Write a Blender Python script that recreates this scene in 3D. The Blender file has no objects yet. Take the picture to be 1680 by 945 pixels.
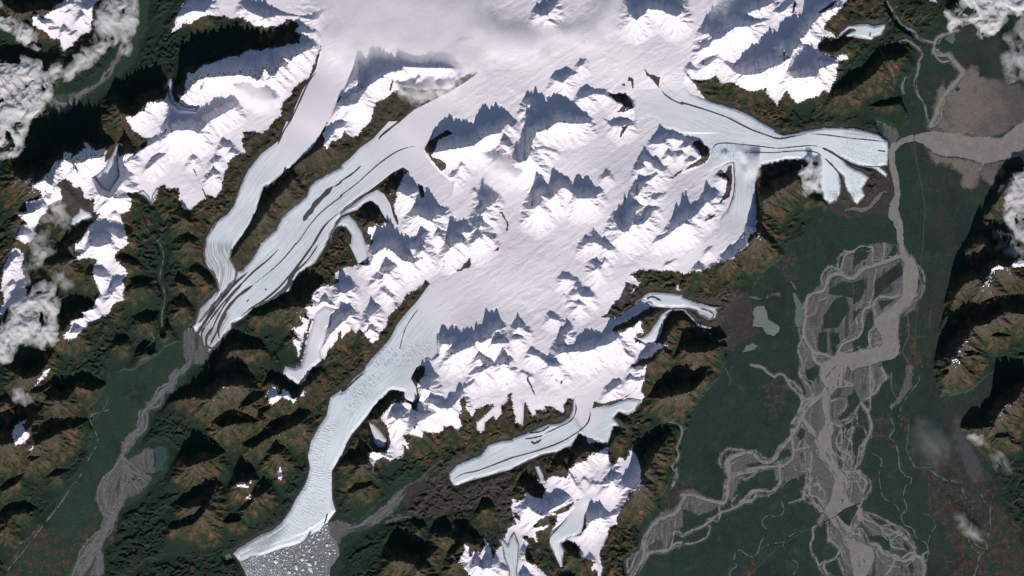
import bpy, math
import numpy as np
# Map units: one unit is 60 m on the ground. x runs east, y north, z up; the traced outlines use x east, y south
# from the north-west corner of the surveyed sheet.
F = np.float32
EL = math.radians(24.0)          # sun elevation
TAN = math.tan(EL)
# ---------------------------------------------------------------- traced outlines
# "@cr" switches to the survey sheet in column c, row r (4.725 sheet units per map unit); "@g" is plain map units
def P(s, n=2):
    ox = oy = 0.0; sc = 1.0; out = []; buf = []
    for tok in s.replace(',', ' ').split():
        if tok[0] == '@':
            if tok == '@g': ox = oy = 0.0; sc = 1.0
            else:
                ox = 280.0*int(tok[1]); oy = (0, 200, 400, 600, 745)[int(tok[2])]; sc = 1/4.725
        else:
            buf.append(float(tok))
            if len(buf) == 2:
                out.append((ox+buf[0]*sc, oy+buf[1]*sc)); buf = []
    return out

SNOW = [
# north-west massif
"@10 60,90 120,10 150,-60 1323,-60 1290,100 1200,280 1180,350 1170,360 1130,460 1100,540 1080,600 960,680 940,740 870,800 860,900 800,945 @11 760,60 700,90 570,80 560,160 580,245 540,250 440,320 450,360 410,420 400,530 350,590 280,570 270,600 240,620 180,670 160,690 110,680 60,600 60,520 0,520 @01 1280,500 1240,500 1215,580 1180,640 1165,600 1100,540 1030,560 1000,560 1020,600 1030,640 1000,690 930,720 970,800 1000,945 @02 1000,0 960,20 900,80 900,130 970,180 990,230 960,290 970,350 950,440 880,470 850,540 770,580 680,620 640,690 550,750 500,740 500,700 560,640 550,600 650,570 640,530 720,500 740,430 770,400 760,340 720,250 720,160 770,130 700,110 560,140 540,145 640,80 580,60 590,0 @01 610,945 660,860 700,790 750,750 770,720 720,700 730,600 700,610 650,590 640,510 570,510 560,470 510,440 460,490 490,560 480,630 380,650 370,700 300,770 270,840 290,870 270,910 200,945 120,910 130,880 150,800 200,780 130,710 210,690 200,620 320,600 330,550 270,510 280,490 340,440 430,310 490,290 500,230 600,250 660,200 640,150 660,150 740,220 820,200 830,260 820,310 870,250 910,180 930,270 1000,250 1070,230 1140,180 1140,130 1070,100 1020,60 1000,0 @00 980,910 1050,900 1120,860 1140,800 1250,790 1290,760 1310,700 @10 0,760 60,800 110,700 130,560 180,560 240,510 350,480 410,450 480,430 530,440 590,390 640,390 820,370 860,350 1000,330 1010,270 960,240 1000,200 960,160 900,160 870,190 830,200 740,220 640,200 560,140 450,150 420,130 280,120 180,170 110,190 60,230 10,255",
"@02 100,40 150,30 190,90 190,130 170,180 200,260 210,300 210,420 150,470 50,510 0,600 0,470 30,480 20,380 0,380 20,250 30,180 60,100",
# main icefield
"@g 527,-70 527,110 560,150 553,160 545,185 536,205 530,222 534,246 538,247 545,232 560,229 566,215 573,225 588,224 598,210 609,200 613,184 617,167 630,165 641,157 649,152 657,144 674,144 688,150 700,148 738,148 750,135 760,127 782,121 730,180 706,228 700,250 660,290 650,315 @21 420,560 430,600 400,640 430,740 440,790 350,780 300,800 210,820 200,860 240,920 240,945 180,945 @22 200,60 205,150 130,170 60,170 0,190 @12 1323,190 1270,230 1300,290 1250,330 1190,300 1130,350 1090,410 1100,490 1040,490 1050,560 1110,590 1000,560 1030,620 940,660 980,720 940,750 970,800 990,880 1000,860 1040,720 1090,600 1060,700 1030,860 1010,945 @13 930,10 870,60 1000,150 1040,110 1100,20 @12 1170,890 1200,900 1230,810 1280,770 1323,680 @22 0,740 80,660 120,700 140,660 170,700 240,775 290,740 300,700 350,640 360,570 440,490 480,450 510,390 560,370 640,320 650,290 680,300 720,360 740,640 740,790 750,860 640,880 600,945 @23 650,0 650,60 590,130 600,250 580,350 490,250 490,290 400,290 330,360 310,400 350,470 370,530 380,600 340,680 260,660 215,670 220,740 250,780 240,825 260,790 270,740 330,700 380,740 480,700 490,650 480,610 520,640 510,590 480,540 560,530 620,560 640,510 700,520 760,520 790,500 780,480 850,470 880,490 910,500 940,460 910,380 940,350 920,250 950,240 970,280 960,310 980,360 1010,400 1040,360 1040,340 1100,320 1180,300 1180,320 1110,390 1050,440 1050,490 1080,515 1110,510 1110,440 1180,380 1200,420 1240,390 1250,310 1290,280 1300,230 1323,220 @33 0,290 30,440 50,440 80,460 90,380 80,290 100,280 130,340 160,400 190,380 180,340 260,350 260,310 330,330 400,380 420,340 400,300 430,260 480,260 480,400 600,600 750,600 760,560 790,470 870,490 790,400 830,360 900,380 960,340 1030,240 1000,190 1020,130 1030,60 1040,0 @32 930,945 1000,900 1080,880 1130,820 1200,790 1100,760 1060,740 960,760 970,700 1010,690 1000,570 940,640 850,680 780,680 800,640 900,600 1050,500 1140,490 1060,450 1000,430 900,500 830,560 760,570 700,570 740,540 800,450 880,400 930,390 950,360 910,380 880,300 980,330 1000,300 940,260 920,240 990,210 1240,210 1323,230 @42 0,240 40,230 100,210 170,200 230,170 300,140 400,110 440,50 510,10 @41 510,945 520,880 570,850 575,740 570,600 500,400 600,330 @40 200,800 20,560 60,620 130,630 190,620 260,590 300,650 370,640 460,690 560,720 640,690 660,740 730,820 800,710 880,800 940,780 1060,740 1100,700 1140,740 1150,680 1190,600 1200,500 1280,450 1230,400 1200,460 1060,400 1050,360 1100,290 1190,300 1170,260 1090,230 1100,200 1160,130 1200,110 1210,80 1280,10 1300,-60 1300,-330",
# southern massif
"@34 560,50 610,0 750,-60 755,60 790,80 830,20 880,40 920,-40 980,20 1000,170 1000,240 960,280 910,300 900,350 860,400 830,460 810,550 760,570 740,650 700,720 680,770 690,830 700,880 690,1000 660,945 670,910 610,900 640,830 590,820 530,800 520,720 480,690 420,660 380,690 400,760 340,720 300,600 350,510 340,470 270,480 200,520 170,560 200,570 290,530 280,570 180,600 200,690 150,640 80,640 130,700 100,780 110,830 200,870 280,945 280,1100 0,1100 0,945 60,800 40,600 0,450 60,520 60,480 0,440 0,340 60,360 100,330 80,260 120,300 160,330 240,340 260,270 200,200 250,230 300,160 420,180 440,110 520,60",
"@24 860,780 880,830 940,850 960,900 1000,940 1050,1100 1400,1100 1400,540 1323,540 1290,590 1270,640 1230,660 1250,700 1200,740 1180,800 1160,720 1130,680 1110,610 1100,660 1120,700 1080,760 1030,740 1000,800 990,720 960,700 950,760 900,820",
# small patches
"@03 110,460 170,430 210,420 180,460 240,530 230,550 200,600 130,620 90,540","@03 225,650 275,610 270,640 230,670",
"@03 280,150 330,60 400,10 350,100","@13 730,240 780,165 830,170 850,230 870,170 920,210 950,260 990,240 960,290 870,240 790,310 750,260",
"@13 1000,240 1030,170 1050,160 1040,240","@13 830,820 850,770 870,830 860,880 830,880",
"@52 1030,280 1070,180 1120,165 1190,190 1250,130 1420,140 1420,190 1323,180 1240,190 1200,180 1080,210 1050,260",
"@00 250,90 340,140 400,90 430,80 440,40 560,-40 800,-40 740,40 720,80 720,150 700,250 620,290 560,360 500,410 470,350 460,310 400,300 330,230 280,220 250,160",
"@50 570,-20 640,-20 640,30 600,20","@42 105,130 130,150 150,210 90,215","@14 510,230 600,240 620,200 640,215 600,260 520,250","@14 580,330 630,300 620,350 590,350",
"@23 490,600 520,600 510,640","@32 1260,350 1290,315 1305,360 1270,370",
]
ROCK = [  # bare rock standing out of the snow
"@41 80,150 130,140 200,200 215,260 180,320 110,350 0,380 60,330 140,280 120,230 70,180","@41 250,400 330,390 350,340 380,330 390,450 370,580 280,640 290,600 330,540 340,440 290,430",
"@30 740,730 870,720 930,790 950,840 880,870 790,880 840,840 860,810 800,790","@30 1020,530 1060,570 1150,600 1140,690 1090,630 1040,590","@30 900,580 945,620 940,690 930,690 920,640 890,630","@30 790,620 830,660 870,640 880,670 830,665",
"@31 830,120 850,40 930,10 900,40 870,90 840,125","@31 1210,440 1323,360 1323,390 1240,440","@21 620,200 680,150 820,60 880,90 760,140 720,240 700,270 770,290 820,330 810,370 770,385 720,330 660,240",
"@21 565,385 580,385 640,500 650,590 615,590 590,480","@22 775,200 800,160 780,110 805,130 797,180","@22 870,210 920,190 1000,100 1012,150 1000,185 900,222","@22 1170,65 1230,10 1225,55",
"@20 370,700 395,610 410,640 385,720 420,760","@20 700,740 860,690 930,600 935,640 1040,575 1030,600 860,720 700,790 560,830","@33 620,330 630,270 700,290 850,250 930,210 830,290 640,330","@33 330,110 345,90 360,135 410,95 400,50 420,90 380,145","@33 400,325 430,265 475,265 470,330 440,390 400,370",
"@43 0,0 1,0 1,1","@32 880,300 940,330 920,380 990,340 1000,380 900,440 800,560 730,560 830,430","@33 120,60 185,230 175,235 110,110","@34 300,450 430,390 570,318 480,380 440,440 350,470","@21 1180,700 1250,700 1300,790 1285,850 1275,850 1280,790 1240,715",
"@34 555,460 575,470 580,570 540,610 535,560","@41 160,760 255,705 240,740 170,780","@11 170,360 190,370 240,490 280,570 270,590 230,490",
"@40 860,0 880,10 870,90 840,110","@40 1040,100 1180,0 1200,10 1160,60 1060,110","@01 540,310 560,250 620,170 640,200 590,260",
]
SHADE = [  # a mountain's shadow: its lower edge is the crest, its height gives the relief
# col 0 row 0
"@00 0,-100 560,-60 560,0 430,40 410,85 330,78 240,95 140,110 30,30 0,10","@00 440,30 560,0 640,20 630,50 540,30 470,70 430,80","@00 650,-40 770,-40 740,40 680,85 650,70",
"@00 500,100 545,70 550,90 520,105","@00 590,150 630,85 660,110 640,130 600,150","@00 300,120 390,150 400,185 340,190 300,160","@00 250,100 290,90 300,130 275,140","@00 375,200 460,205 455,230 380,235","@00 455,250 500,180 530,215 490,250","@00 520,270 590,225 600,245 560,275",
"@00 840,720 900,600 960,620 1060,540 1180,510 1300,480 1310,640 1280,760 1140,800 1100,850 1050,900 940,880",
"@00 330,900 460,840 600,790 760,800 840,860 950,930 @01 1000,150 930,270 870,250 820,280 700,290 640,330 580,250 510,300 480,330 430,420 420,470 410,450 330,470 280,500 260,440 200,460 120,420 60,200",
"@01 590,370 570,330 500,290 540,250 660,160 760,180 690,260 590,330 620,390","@01 740,430 820,350 900,180 930,260 970,320 950,430 870,500 870,550 790,520 740,450","@01 960,310 1040,250 1120,160 1150,130 1260,90 1300,60 1280,110 1190,170 1080,230 1020,290 980,330",
"@01 1130,380 1180,270 1240,240 1310,240 1250,280 1190,330","@01 340,440 430,310 450,380 420,500 380,480","@01 350,590 360,530 410,560 390,600","@01 880,590 930,520 1050,560 1000,590 910,600","@01 790,640 830,590 860,610 800,650","@01 860,700 890,680 920,700 890,720","@01 690,800 740,740 900,760 1010,800 1000,880 930,910 870,860 860,945 @02 780,25 700,20",
"@01 130,720 200,610 330,560 370,640 310,680 260,710 190,720","@01 120,890 160,790 190,750 250,860 180,880","@01 550,800 650,760 700,770 700,830 640,900 580,945 @02 480,60 400,60 @01 500,880",
"@02 340,170 350,90 440,30 520,0 560,80 580,100 540,140","@02 20,180 60,100 130,30 150,80 90,150 50,210","@02 570,70 620,40 690,45 640,80","@02 710,250 700,160 790,160 850,220 800,265 740,240","@02 850,350 870,240 980,230 960,300 900,350 870,400 850,380","@02 730,420 760,370 790,390 770,425","@02 440,520 480,430 560,390 680,400 740,450 730,510 640,530 650,570 560,590 500,680",
"@02 540,690 580,600 650,640 600,690","@02 60,500 90,440 120,470 100,490","@02 60,310 100,270 120,300 80,330","@02 130,310 200,250 190,330 150,350","@02 0,520 0,460 40,510 10,545",
"@02 20,945 110,830 170,770 250,800 320,830 430,790 410,860 370,930 300,1020 200,1050","@02 960,360 980,320 1050,300 1020,340 980,370","@02 870,760 900,700 980,690 1010,740 950,790 890,790",
"@02 890,100 960,60 1060,110 1140,190 1080,180 980,150","@02 1010,560 1150,500 1240,520 1200,600 1100,620","@02 1000,260 1100,240 1200,260 1150,330 1040,350","@02 1230,620 1300,560 1323,640 1280,700","@12 60,200 130,260 200,330 120,330 40,290","@12 20,420 100,380 160,470 90,500","@11 60,880 150,850 200,900 120,945","@02 1060,800 1150,720 1180,760 1130,850 1080,870",
# col 1
"@10 20,760 20,600 30,450 80,360 200,260 400,210 560,200 740,240 860,200 960,165 1020,170 1060,210 1130,230 1120,260 1000,260 1100,290 1130,350 1060,400 960,450 940,480 880,460 920,500 850,530 810,600 770,590 740,545 700,620 680,635 620,600 550,590 400,600 280,610 220,630 160,690 110,750 60,780",
"@10 0,110 60,90 120,10 150,-60 330,-50 320,30 270,100 180,90 60,135","@10 230,700 250,630 270,640 250,700","@10 530,30 560,-10 740,0 760,30 850,80 900,100 1040,130 1200,70 1180,110 1120,160 980,130 820,125 740,150 640,110 560,60",
"@10 0,840 60,830 200,850 300,790 370,745 430,760 500,740 520,830 440,870 340,930 300,945 @11 300,10 220,100 180,70 60,70 0,95","@11 395,180 410,115 470,150 500,200 420,200","@11 165,290 175,245 215,280 200,295","@11 300,300 350,255 405,265 370,315 320,315","@11 270,450 340,330 350,400 290,450","@11 460,240 480,190 540,240 510,250",
"@11 60,620 100,600 130,680 170,680 150,780 90,740","@11 660,740 720,520 800,480 880,400 950,350 960,440 900,520 800,620 720,740 640,850 560,945 @12 540,30 480,110 480,60",
"@11 880,400 890,360 940,350 1130,150 1210,30 1323,-20 @21 60,0 10,50 @11 1280,60 1250,110 1200,180 1130,230 1000,320 930,370",
"@12 150,180 200,130 280,190 330,260 290,310 240,250","@12 880,385 960,280 1060,190 1130,210 1180,260 1180,330 1130,350 1090,430 1040,500 970,480 900,500 800,520 720,560 620,560 640,500 760,440",
"@12 310,945 300,870 400,760 480,650 600,700 720,740 720,820 620,820 460,830 440,880 560,880 600,940 @13 620,60 600,150 400,160 320,260 200,240 0,280 0,220 200,100",
"@12 1110,490 1150,400 1190,330 1230,420 1280,480 1200,470 1130,520","@12 1040,570 1050,490 1110,540 1100,600","@12 940,680 960,660 1000,740 980,760","@12 1210,650 1240,560 1290,510 1400,450 1400,550 1323,620 1260,680 1220,710",
"@13 740,120 760,20 880,60 990,150 1050,60 1110,10 1180,0 1170,60 1050,170 1010,230 960,260 900,230 860,240 840,160","@13 740,250 780,165 830,180 840,230 800,250","@13 520,320 580,240 640,190 740,190 720,240 620,300 540,330","@13 320,430 400,370 480,330 600,370 700,430 640,440 500,450 400,480",
"@13 560,590 700,510 770,430 860,390 960,370 1000,320 1080,350 1060,400 1000,450 900,500 760,560 640,640 560,620","@13 800,690 790,590 830,560 860,580 880,620 850,680","@13 830,860 825,820 880,820 860,860",
"@13 130,790 60,690 100,600 200,490 330,560 430,660 380,700 300,730 200,760","@13 510,900 500,780 560,700 640,760 650,860 600,900","@13 680,400 680,330 780,290 820,300 720,370 700,420",
"@14 0,390 150,280 280,190 360,170 370,230 330,320 300,400 250,470 180,540 0,590 0,520 180,460 240,400 100,420","@14 650,340 640,260 720,160 790,200 780,260 700,320","@14 400,520 460,450 560,460 540,520 440,540","@14 570,420 570,370 640,340 620,390 580,430",
# col 2
"@20 100,500 100,440 160,410 220,430 260,360 340,380 420,440 455,380 500,410 590,440 700,405 780,405 860,430 930,520 880,535 740,535 560,530 480,525 470,555 370,570 300,620 210,680 170,740 130,810 0,830 0,700 60,720 140,650",
"@20 900,320 910,300 1000,280 1030,295 960,320","@20 550,640 600,580 610,590 580,650","@21 680,160 700,120 730,45 780,0 @20 790,945 860,905 950,940 1030,945 1060,880 1110,815 1160,840 1200,800 1270,840 @30 0,900 40,945 @31 40,10 0,50 @21 1280,20 1225,100 1160,100 1080,150 1030,190 880,215 720,245 690,200",
"@21 1230,150 1265,80 1323,170 1270,190","@21 1200,240 1240,190 1290,240 1230,250","@21 835,430 860,380 920,360 880,420 840,455","@21 915,340 930,310 950,330 920,350","@21 380,430 470,365 520,400 580,480 590,540 520,580 440,540 330,500 370,470",
"@21 550,670 600,560 620,500 660,500 720,560 770,650 840,670 790,730 740,720 700,775 620,740 550,710","@21 140,680 190,620 250,620 310,690 280,760 210,780 150,700","@21 290,800 350,770 370,720 420,800 480,870 560,890 620,870 620,800 690,850 650,900 @22 630,60 540,40 560,110 620,90 640,110 560,150 470,130 400,60 340,30 270,80 220,110 205,60 230,-20",
"@21 730,870 750,800 800,900 760,890","@21 840,870 850,740 880,730 910,770 960,750 1030,820 1010,860 930,860 960,930 @22 890,0 850,40 820,0 @21 820,920","@21 1015,530 1035,500 1060,530 1100,500 1100,440 1130,480 1230,560 1200,610 1130,660 1110,700 1075,740 1070,600 1050,550",
"@21 980,730 1060,740 1100,720 1090,780 1070,840 1040,820","@21 1010,900 1040,835 1120,830 1200,900 1170,915 1100,870 1020,940",
"@22 300,180 350,95 440,170 400,200 370,240 320,220","@22 260,240 280,205 330,250 310,275 270,270","@22 0,180 60,250 140,340 80,360 30,390 0,380 @12 1290,390","@22 0,450 50,460 60,500 40,520 0,560","@22 220,560 215,470 235,415 300,470 290,520 250,540 230,565","@22 300,340 320,315 380,350 410,410 380,410 310,360","@22 195,610 205,565 225,600 210,615","@22 200,680 210,620 240,615 280,680 260,690 230,660","@22 400,430 440,470 420,490",
"@22 740,720 770,630 800,625 835,680 875,625 910,650 930,690 980,655 1020,635 1030,670 1050,615 1110,620 1135,515 1215,515 1260,655 1180,680 1160,730 1080,770 1040,750 1030,790 850,865 860,780 750,780",
"@22 1175,700 1200,680 1250,680 1300,760 1250,770 1170,780","@22 980,945 1030,890 1070,825 1110,860 1150,870 1190,920 1210,870 1260,780 1300,900 1300,945 1230,925 1200,945 1100,945 1080,890","@22 600,945 650,870 700,930 @23 740,80 700,130 680,190 600,160 580,130 540,100 590,0",
"@23 680,230 700,190 740,215 820,260 840,210 890,200 915,125 940,150 1035,90 1030,130 950,180 930,230 890,290 850,330 760,330 680,280","@23 575,450 580,260 650,290 740,350 720,370 660,400 590,440 570,500 565,480","@23 210,440 250,310 330,230 400,185 490,200 490,250 410,260 360,330 310,380 280,430 230,430",
"@23 370,380 400,310 440,260 480,300 490,370 440,420","@23 240,600 220,480 290,530 350,570 330,620 280,640","@23 150,640 150,550 250,660 380,690 410,710 380,715 260,665 210,680 200,760 0,770 0,720 80,640","@23 1230,370 1250,310 1280,310 1240,370",
"@23 1030,60 1030,0 1150,0 1100,40","@23 420,260 450,240 480,250 450,300",
"@24 340,700 400,600 420,550 520,600 650,660 760,720 680,800 600,860 480,830 390,820","@24 550,540 560,490 640,500 660,550 600,590","@24 720,500 800,470 850,520 860,640 780,640 700,590","@24 880,700 870,500 970,500 1090,640 1070,700 960,680 870,780","@24 1060,400 1090,330 1150,330 1190,400 1150,420 1080,440",
"@24 860,820 870,770 950,750 920,830 890,845","@24 1020,830 1040,730 1090,750 1070,790 1110,880 1060,870 1020,850","@24 1100,620 1150,680 1190,750 1200,830 1150,880 1110,880 1120,760 1100,700","@24 1200,860 1230,820 1290,870 1310,920 1220,880",
"@24 560,850 640,800 700,840 600,900","@24 80,260 100,220 240,200 250,240 120,280",
# col 3
"@30 170,110 190,40 250,0 320,-40 370,-20 330,60 270,130 220,130","@30 260,160 300,150 370,190 330,190","@30 870,0 1000,-60 1323,-60 1310,110 1270,140 1150,90 1050,75 1020,120 960,165 910,120","@30 510,520 530,460 575,460 550,510","@30 320,620 340,560 420,520 510,570 440,600 390,650",
"@30 510,740 530,680 580,655 640,690 720,690 770,730 880,715 930,780 950,840 870,830 800,790 720,740 630,730 560,765 530,770","@30 770,945 790,910 900,910 940,945 @31 850,40 760,30 700,-30",
"@30 125,945 130,830 110,760 130,710 170,730 190,700 240,730 300,760 370,730 450,770 510,830 570,870 620,945 @31 620,10 500,20 420,20 350,10 280,60 190,90 150,180 150,240 110,310 40,320 0,260 40,150 80,180 100,80",
"@31 165,200 240,185 340,215 350,240 260,215 180,220","@31 195,440 205,375 240,410 280,490 320,480 320,370 380,390 440,430 480,500 500,430 530,415 560,440 600,425 660,510 675,490 700,540 660,570 600,595 510,600 480,570 420,520 370,520 320,590 230,580 210,650 150,660 160,560 190,490",
"@31 680,420 730,355 765,380 750,420 700,440","@31 1100,100 1135,60 1150,5 1185,50 1323,90 1323,150 1200,130 1180,170 1120,170 1060,170","@31 1005,270 1025,180 1045,200 1070,250 1130,270 1180,340 1210,330 1200,380 1150,390 1090,340 1050,310 1010,310","@31 945,370 970,320 1010,300 1025,350 980,375","@31 975,440 985,395 1040,420 1120,380 1135,400 1080,450 1040,470 1000,520 970,580 960,560",
"@31 1190,240 1210,205 1240,225 1220,270","@31 1250,230 1323,220 1323,250 1290,270","@31 865,610 890,560 920,550 970,590 970,660 945,760 900,850 850,860 820,820 790,770 785,690 830,670","@31 945,730 1010,670 1060,645 1100,650 1145,665 1120,690 1090,690 1050,760 1000,800 945,800",
"@31 1078,600 1085,550 1140,545 1200,550 1150,580 1090,610","@31 1075,945 1130,880 1190,860 1240,780 1275,640 1323,630 @41 20,610 40,800 0,790 @31 1290,810 1230,860 1180,900","@31 540,945 545,900 570,870 600,910 600,860 630,900 625,825 640,820 700,900 720,880 770,945 @32 810,40 750,55 700,20 640,-10 600,-20 560,15",
"@32 575,150 620,120 660,100 690,140 715,95 730,120 700,160 650,200 630,170 600,140","@32 345,270 380,240 400,210 440,220 490,260 510,260 540,320 590,345 640,310 600,350 640,385 600,415 550,415 510,390 500,290 400,275","@32 400,400 400,385 415,405","@32 495,450 520,430 545,450 520,475",
"@32 20,670 45,540 90,600 145,690 100,680 70,640","@32 290,570 285,520 300,510 350,550 370,580 420,595 410,608 340,590 300,580","@32 345,740 385,640 420,620 425,560 460,635 430,690 405,760 415,790 500,760 500,730 560,670 620,660 640,655 690,680 730,650 760,570 830,560 900,500 1000,440 1060,460 1140,500 1120,520 1020,580 930,640 820,670 830,720 780,760 720,790 660,800 600,830 560,835 430,840 360,850 350,800",
"@32 0,740 0,700 60,700 90,720 40,740","@32 140,860 150,790 200,820 290,870 350,890 360,945 @33 330,10 290,0 @32 260,920 200,870","@32 835,740 870,780 900,830 920,860 880,850","@32 930,940 980,880 1040,790 1090,760 1140,790 1200,790 1140,850 1100,900 1050,930 1000,960",
"@32 1130,800 1140,720 1170,600 1230,520 1323,520 @42 60,580 200,660 300,640 360,700 340,760 200,690 100,640 0,590 @32 1280,600 1200,720 1170,790","@32 1180,150 1280,115 1230,150 1190,165","@32 490,580 470,600 475,570",
"@33 60,55 75,30 160,70 140,90 100,60","@33 730,190 740,150 790,95 830,100 850,135 800,170 740,215","@33 870,100 900,90 915,55 950,90 1020,70 1010,110 960,115","@33 910,20 930,-20 1000,-50 1035,-20 1020,30 960,30",
"@33 1060,230 1100,160 1180,60 1323,-20 @43 200,0 150,130 100,200 0,215 @33 1200,240 1120,250 1070,250","@33 510,560 520,525 640,570 740,620 755,690 640,670 560,660 500,720 450,790 430,760 470,620","@33 400,700 400,640 440,635 450,680 420,720",
"@33 350,740 360,650 400,690 420,780 470,830 500,890 520,930 560,850 580,880 @34 540,200 500,250 460,180 420,110 380,90 @33 300,760 330,720","@33 610,920 620,880 690,905 740,870 770,810 760,690 790,740 800,860 780,900 @34 740,190 700,235 610,230",
"@33 1000,560 1050,510 1150,450 1200,450 1240,500 1180,600 1100,700 1030,830 1000,930 @34 1000,230 960,270 860,250 850,160 960,50 960,-120","@33 1000,440 1060,400 1110,420 1040,440","@33 780,560 760,500 780,465 850,500 900,530 820,540","@33 790,380 830,355 870,380 930,420 870,450 800,400",
"@34 200,190 220,220 300,310 330,280 370,260 410,280 460,330 400,380 300,430 230,480 160,440 120,400 120,340 100,260 60,220 90,120 160,150","@34 600,380 610,355 690,360 710,420 760,450 830,400 900,350 850,430 800,470 720,490 640,500 600,530 570,520 580,430","@34 380,700 430,660 500,700 530,760 500,800 440,780","@34 590,820 600,755 640,815","@34 60,945 90,850 130,900 150,960 80,980","@34 80,720 100,680 150,800 120,830",
# col 4
"@40 20,530 60,475 120,550 60,545","@40 150,510 160,450 270,425 260,460 180,520","@40 150,250 180,120 230,80 370,-60 720,-60 700,30 500,110 560,145 680,150 600,180 500,215 400,220 290,310 230,320 200,370 120,390 150,320 220,300 190,260",
"@40 690,90 800,0 830,-40 860,0 800,80 740,105","@40 390,490 440,470 470,410 560,340 620,280 680,210 740,240 790,140 870,100 930,110 960,20 970,-60 1200,-60 1190,60 1080,110 990,210 960,270 910,310 920,350 850,400 820,460 780,400 820,460 750,510 660,540 600,580 490,590 410,570 340,510 290,460",
"@40 800,570 830,470 880,400 990,335 1050,370 1100,420 1200,450 1160,500 1060,540 1030,600 870,615","@40 1050,380 1070,300 1110,290 1160,310 1250,270 1323,290 @50 0,300 @40 1200,400 1130,410 1080,400",
"@40 1150,750 1180,640 1280,560 1323,530 @50 80,500 200,360 330,320 430,380 400,440 230,480 180,560 80,640 0,695 @40 1250,740","@50 100,820 200,780 370,740 500,740 450,780 370,810 200,830",
"@41 0,200 0,100 130,120 200,200 210,250 130,270 60,180 30,200","@41 0,310 60,260 110,290 80,310","@41 240,420 300,370 340,410 350,440 330,460 280,430","@41 40,570 60,620 150,590 185,460 220,500 290,540 250,590 170,640 110,720 60,750 0,790 0,520 30,530","@41 190,745 200,715 235,710",
"@41 480,890 490,800 520,780 560,800 570,860 540,900 500,945 @42 430,60 400,100 330,130 290,110 350,20 380,0","@42 100,200 110,140 130,130 165,200","@42 205,185 215,150 290,140 240,165","@41 570,460 570,400 620,340 780,290 900,300 920,370 900,440 790,510 720,540 690,570 640,600 580,620",
"@41 565,900 575,620 620,640 600,760 600,840","@41 930,540 1080,560 1080,620 980,590","@41 620,350 640,330 730,320 700,350","@42 160,90 200,20 235,20 200,50","@42 220,740 230,650 300,640 370,690 330,750","@42 0,820 0,650 120,640 200,700 330,790 200,830 60,850",
# col 5
"@51 1150,340 1240,270 1323,320 1323,400 1200,470 1120,600 1060,650 1010,720 @51 1000,745 1100,760 1240,790 1260,850 1323,900 @52 1323,0 1280,110 1190,190 1100,170 1060,200 1030,290 1000,300 960,275 880,290 830,340 780,380 720,440 640,490 650,400 680,340 720,260 740,160 790,70 850,40 890,100 1000,40 1010,0 @51 860,945 880,870 960,760",
"@51 950,520 980,395 1060,480 1080,520 1010,560","@51 1080,520 1110,410 1160,470 1130,560",
"@52 610,945 650,660 690,660 740,600 760,530 830,480 850,450 900,440 960,460 1100,400 1240,390 1400,370 1400,560 1250,540 1170,530 1080,590 1030,625 930,640 880,720 800,830 790,890 720,890 650,910","@52 1060,700 1120,680 1240,710 1200,720 1080,720","@52 850,830 920,820 1000,850 900,870",
"@53 640,40 720,20 740,40 690,90 640,110","@53 800,420 860,340 990,320 1080,210 1120,0 1120,-80 1323,-60 1323,150 1250,270 1160,310 1100,400 1080,470 960,490 870,480","@53 1090,520 1200,510 1200,550 1100,560","@53 1210,570 1310,590 1290,610 1220,600",
"@53 0,1 1,1 1,0","@03 200,200 330,150 430,70 560,70 640,30 700,50 780,100 840,140 720,200 600,160 520,270 440,270 330,210 400,160 290,215","@03 250,460 320,450 400,400 500,400 690,400 690,420 600,480 500,500 400,560 320,590 280,620 260,550","@03 80,330 250,250 350,290 280,400 240,480 120,600 0,610 0,360 60,340",
"@03 0,270 100,300 60,200 0,230","@03 0,940 60,880 200,820 150,900 60,960","@04 0,450 60,380 200,350 300,420 200,460 100,470 60,530","@04 20,560 60,530 60,560 20,580","@03 350,860 440,790 560,800 450,860","@03 210,720 230,690 330,700 250,740",
]
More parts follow.
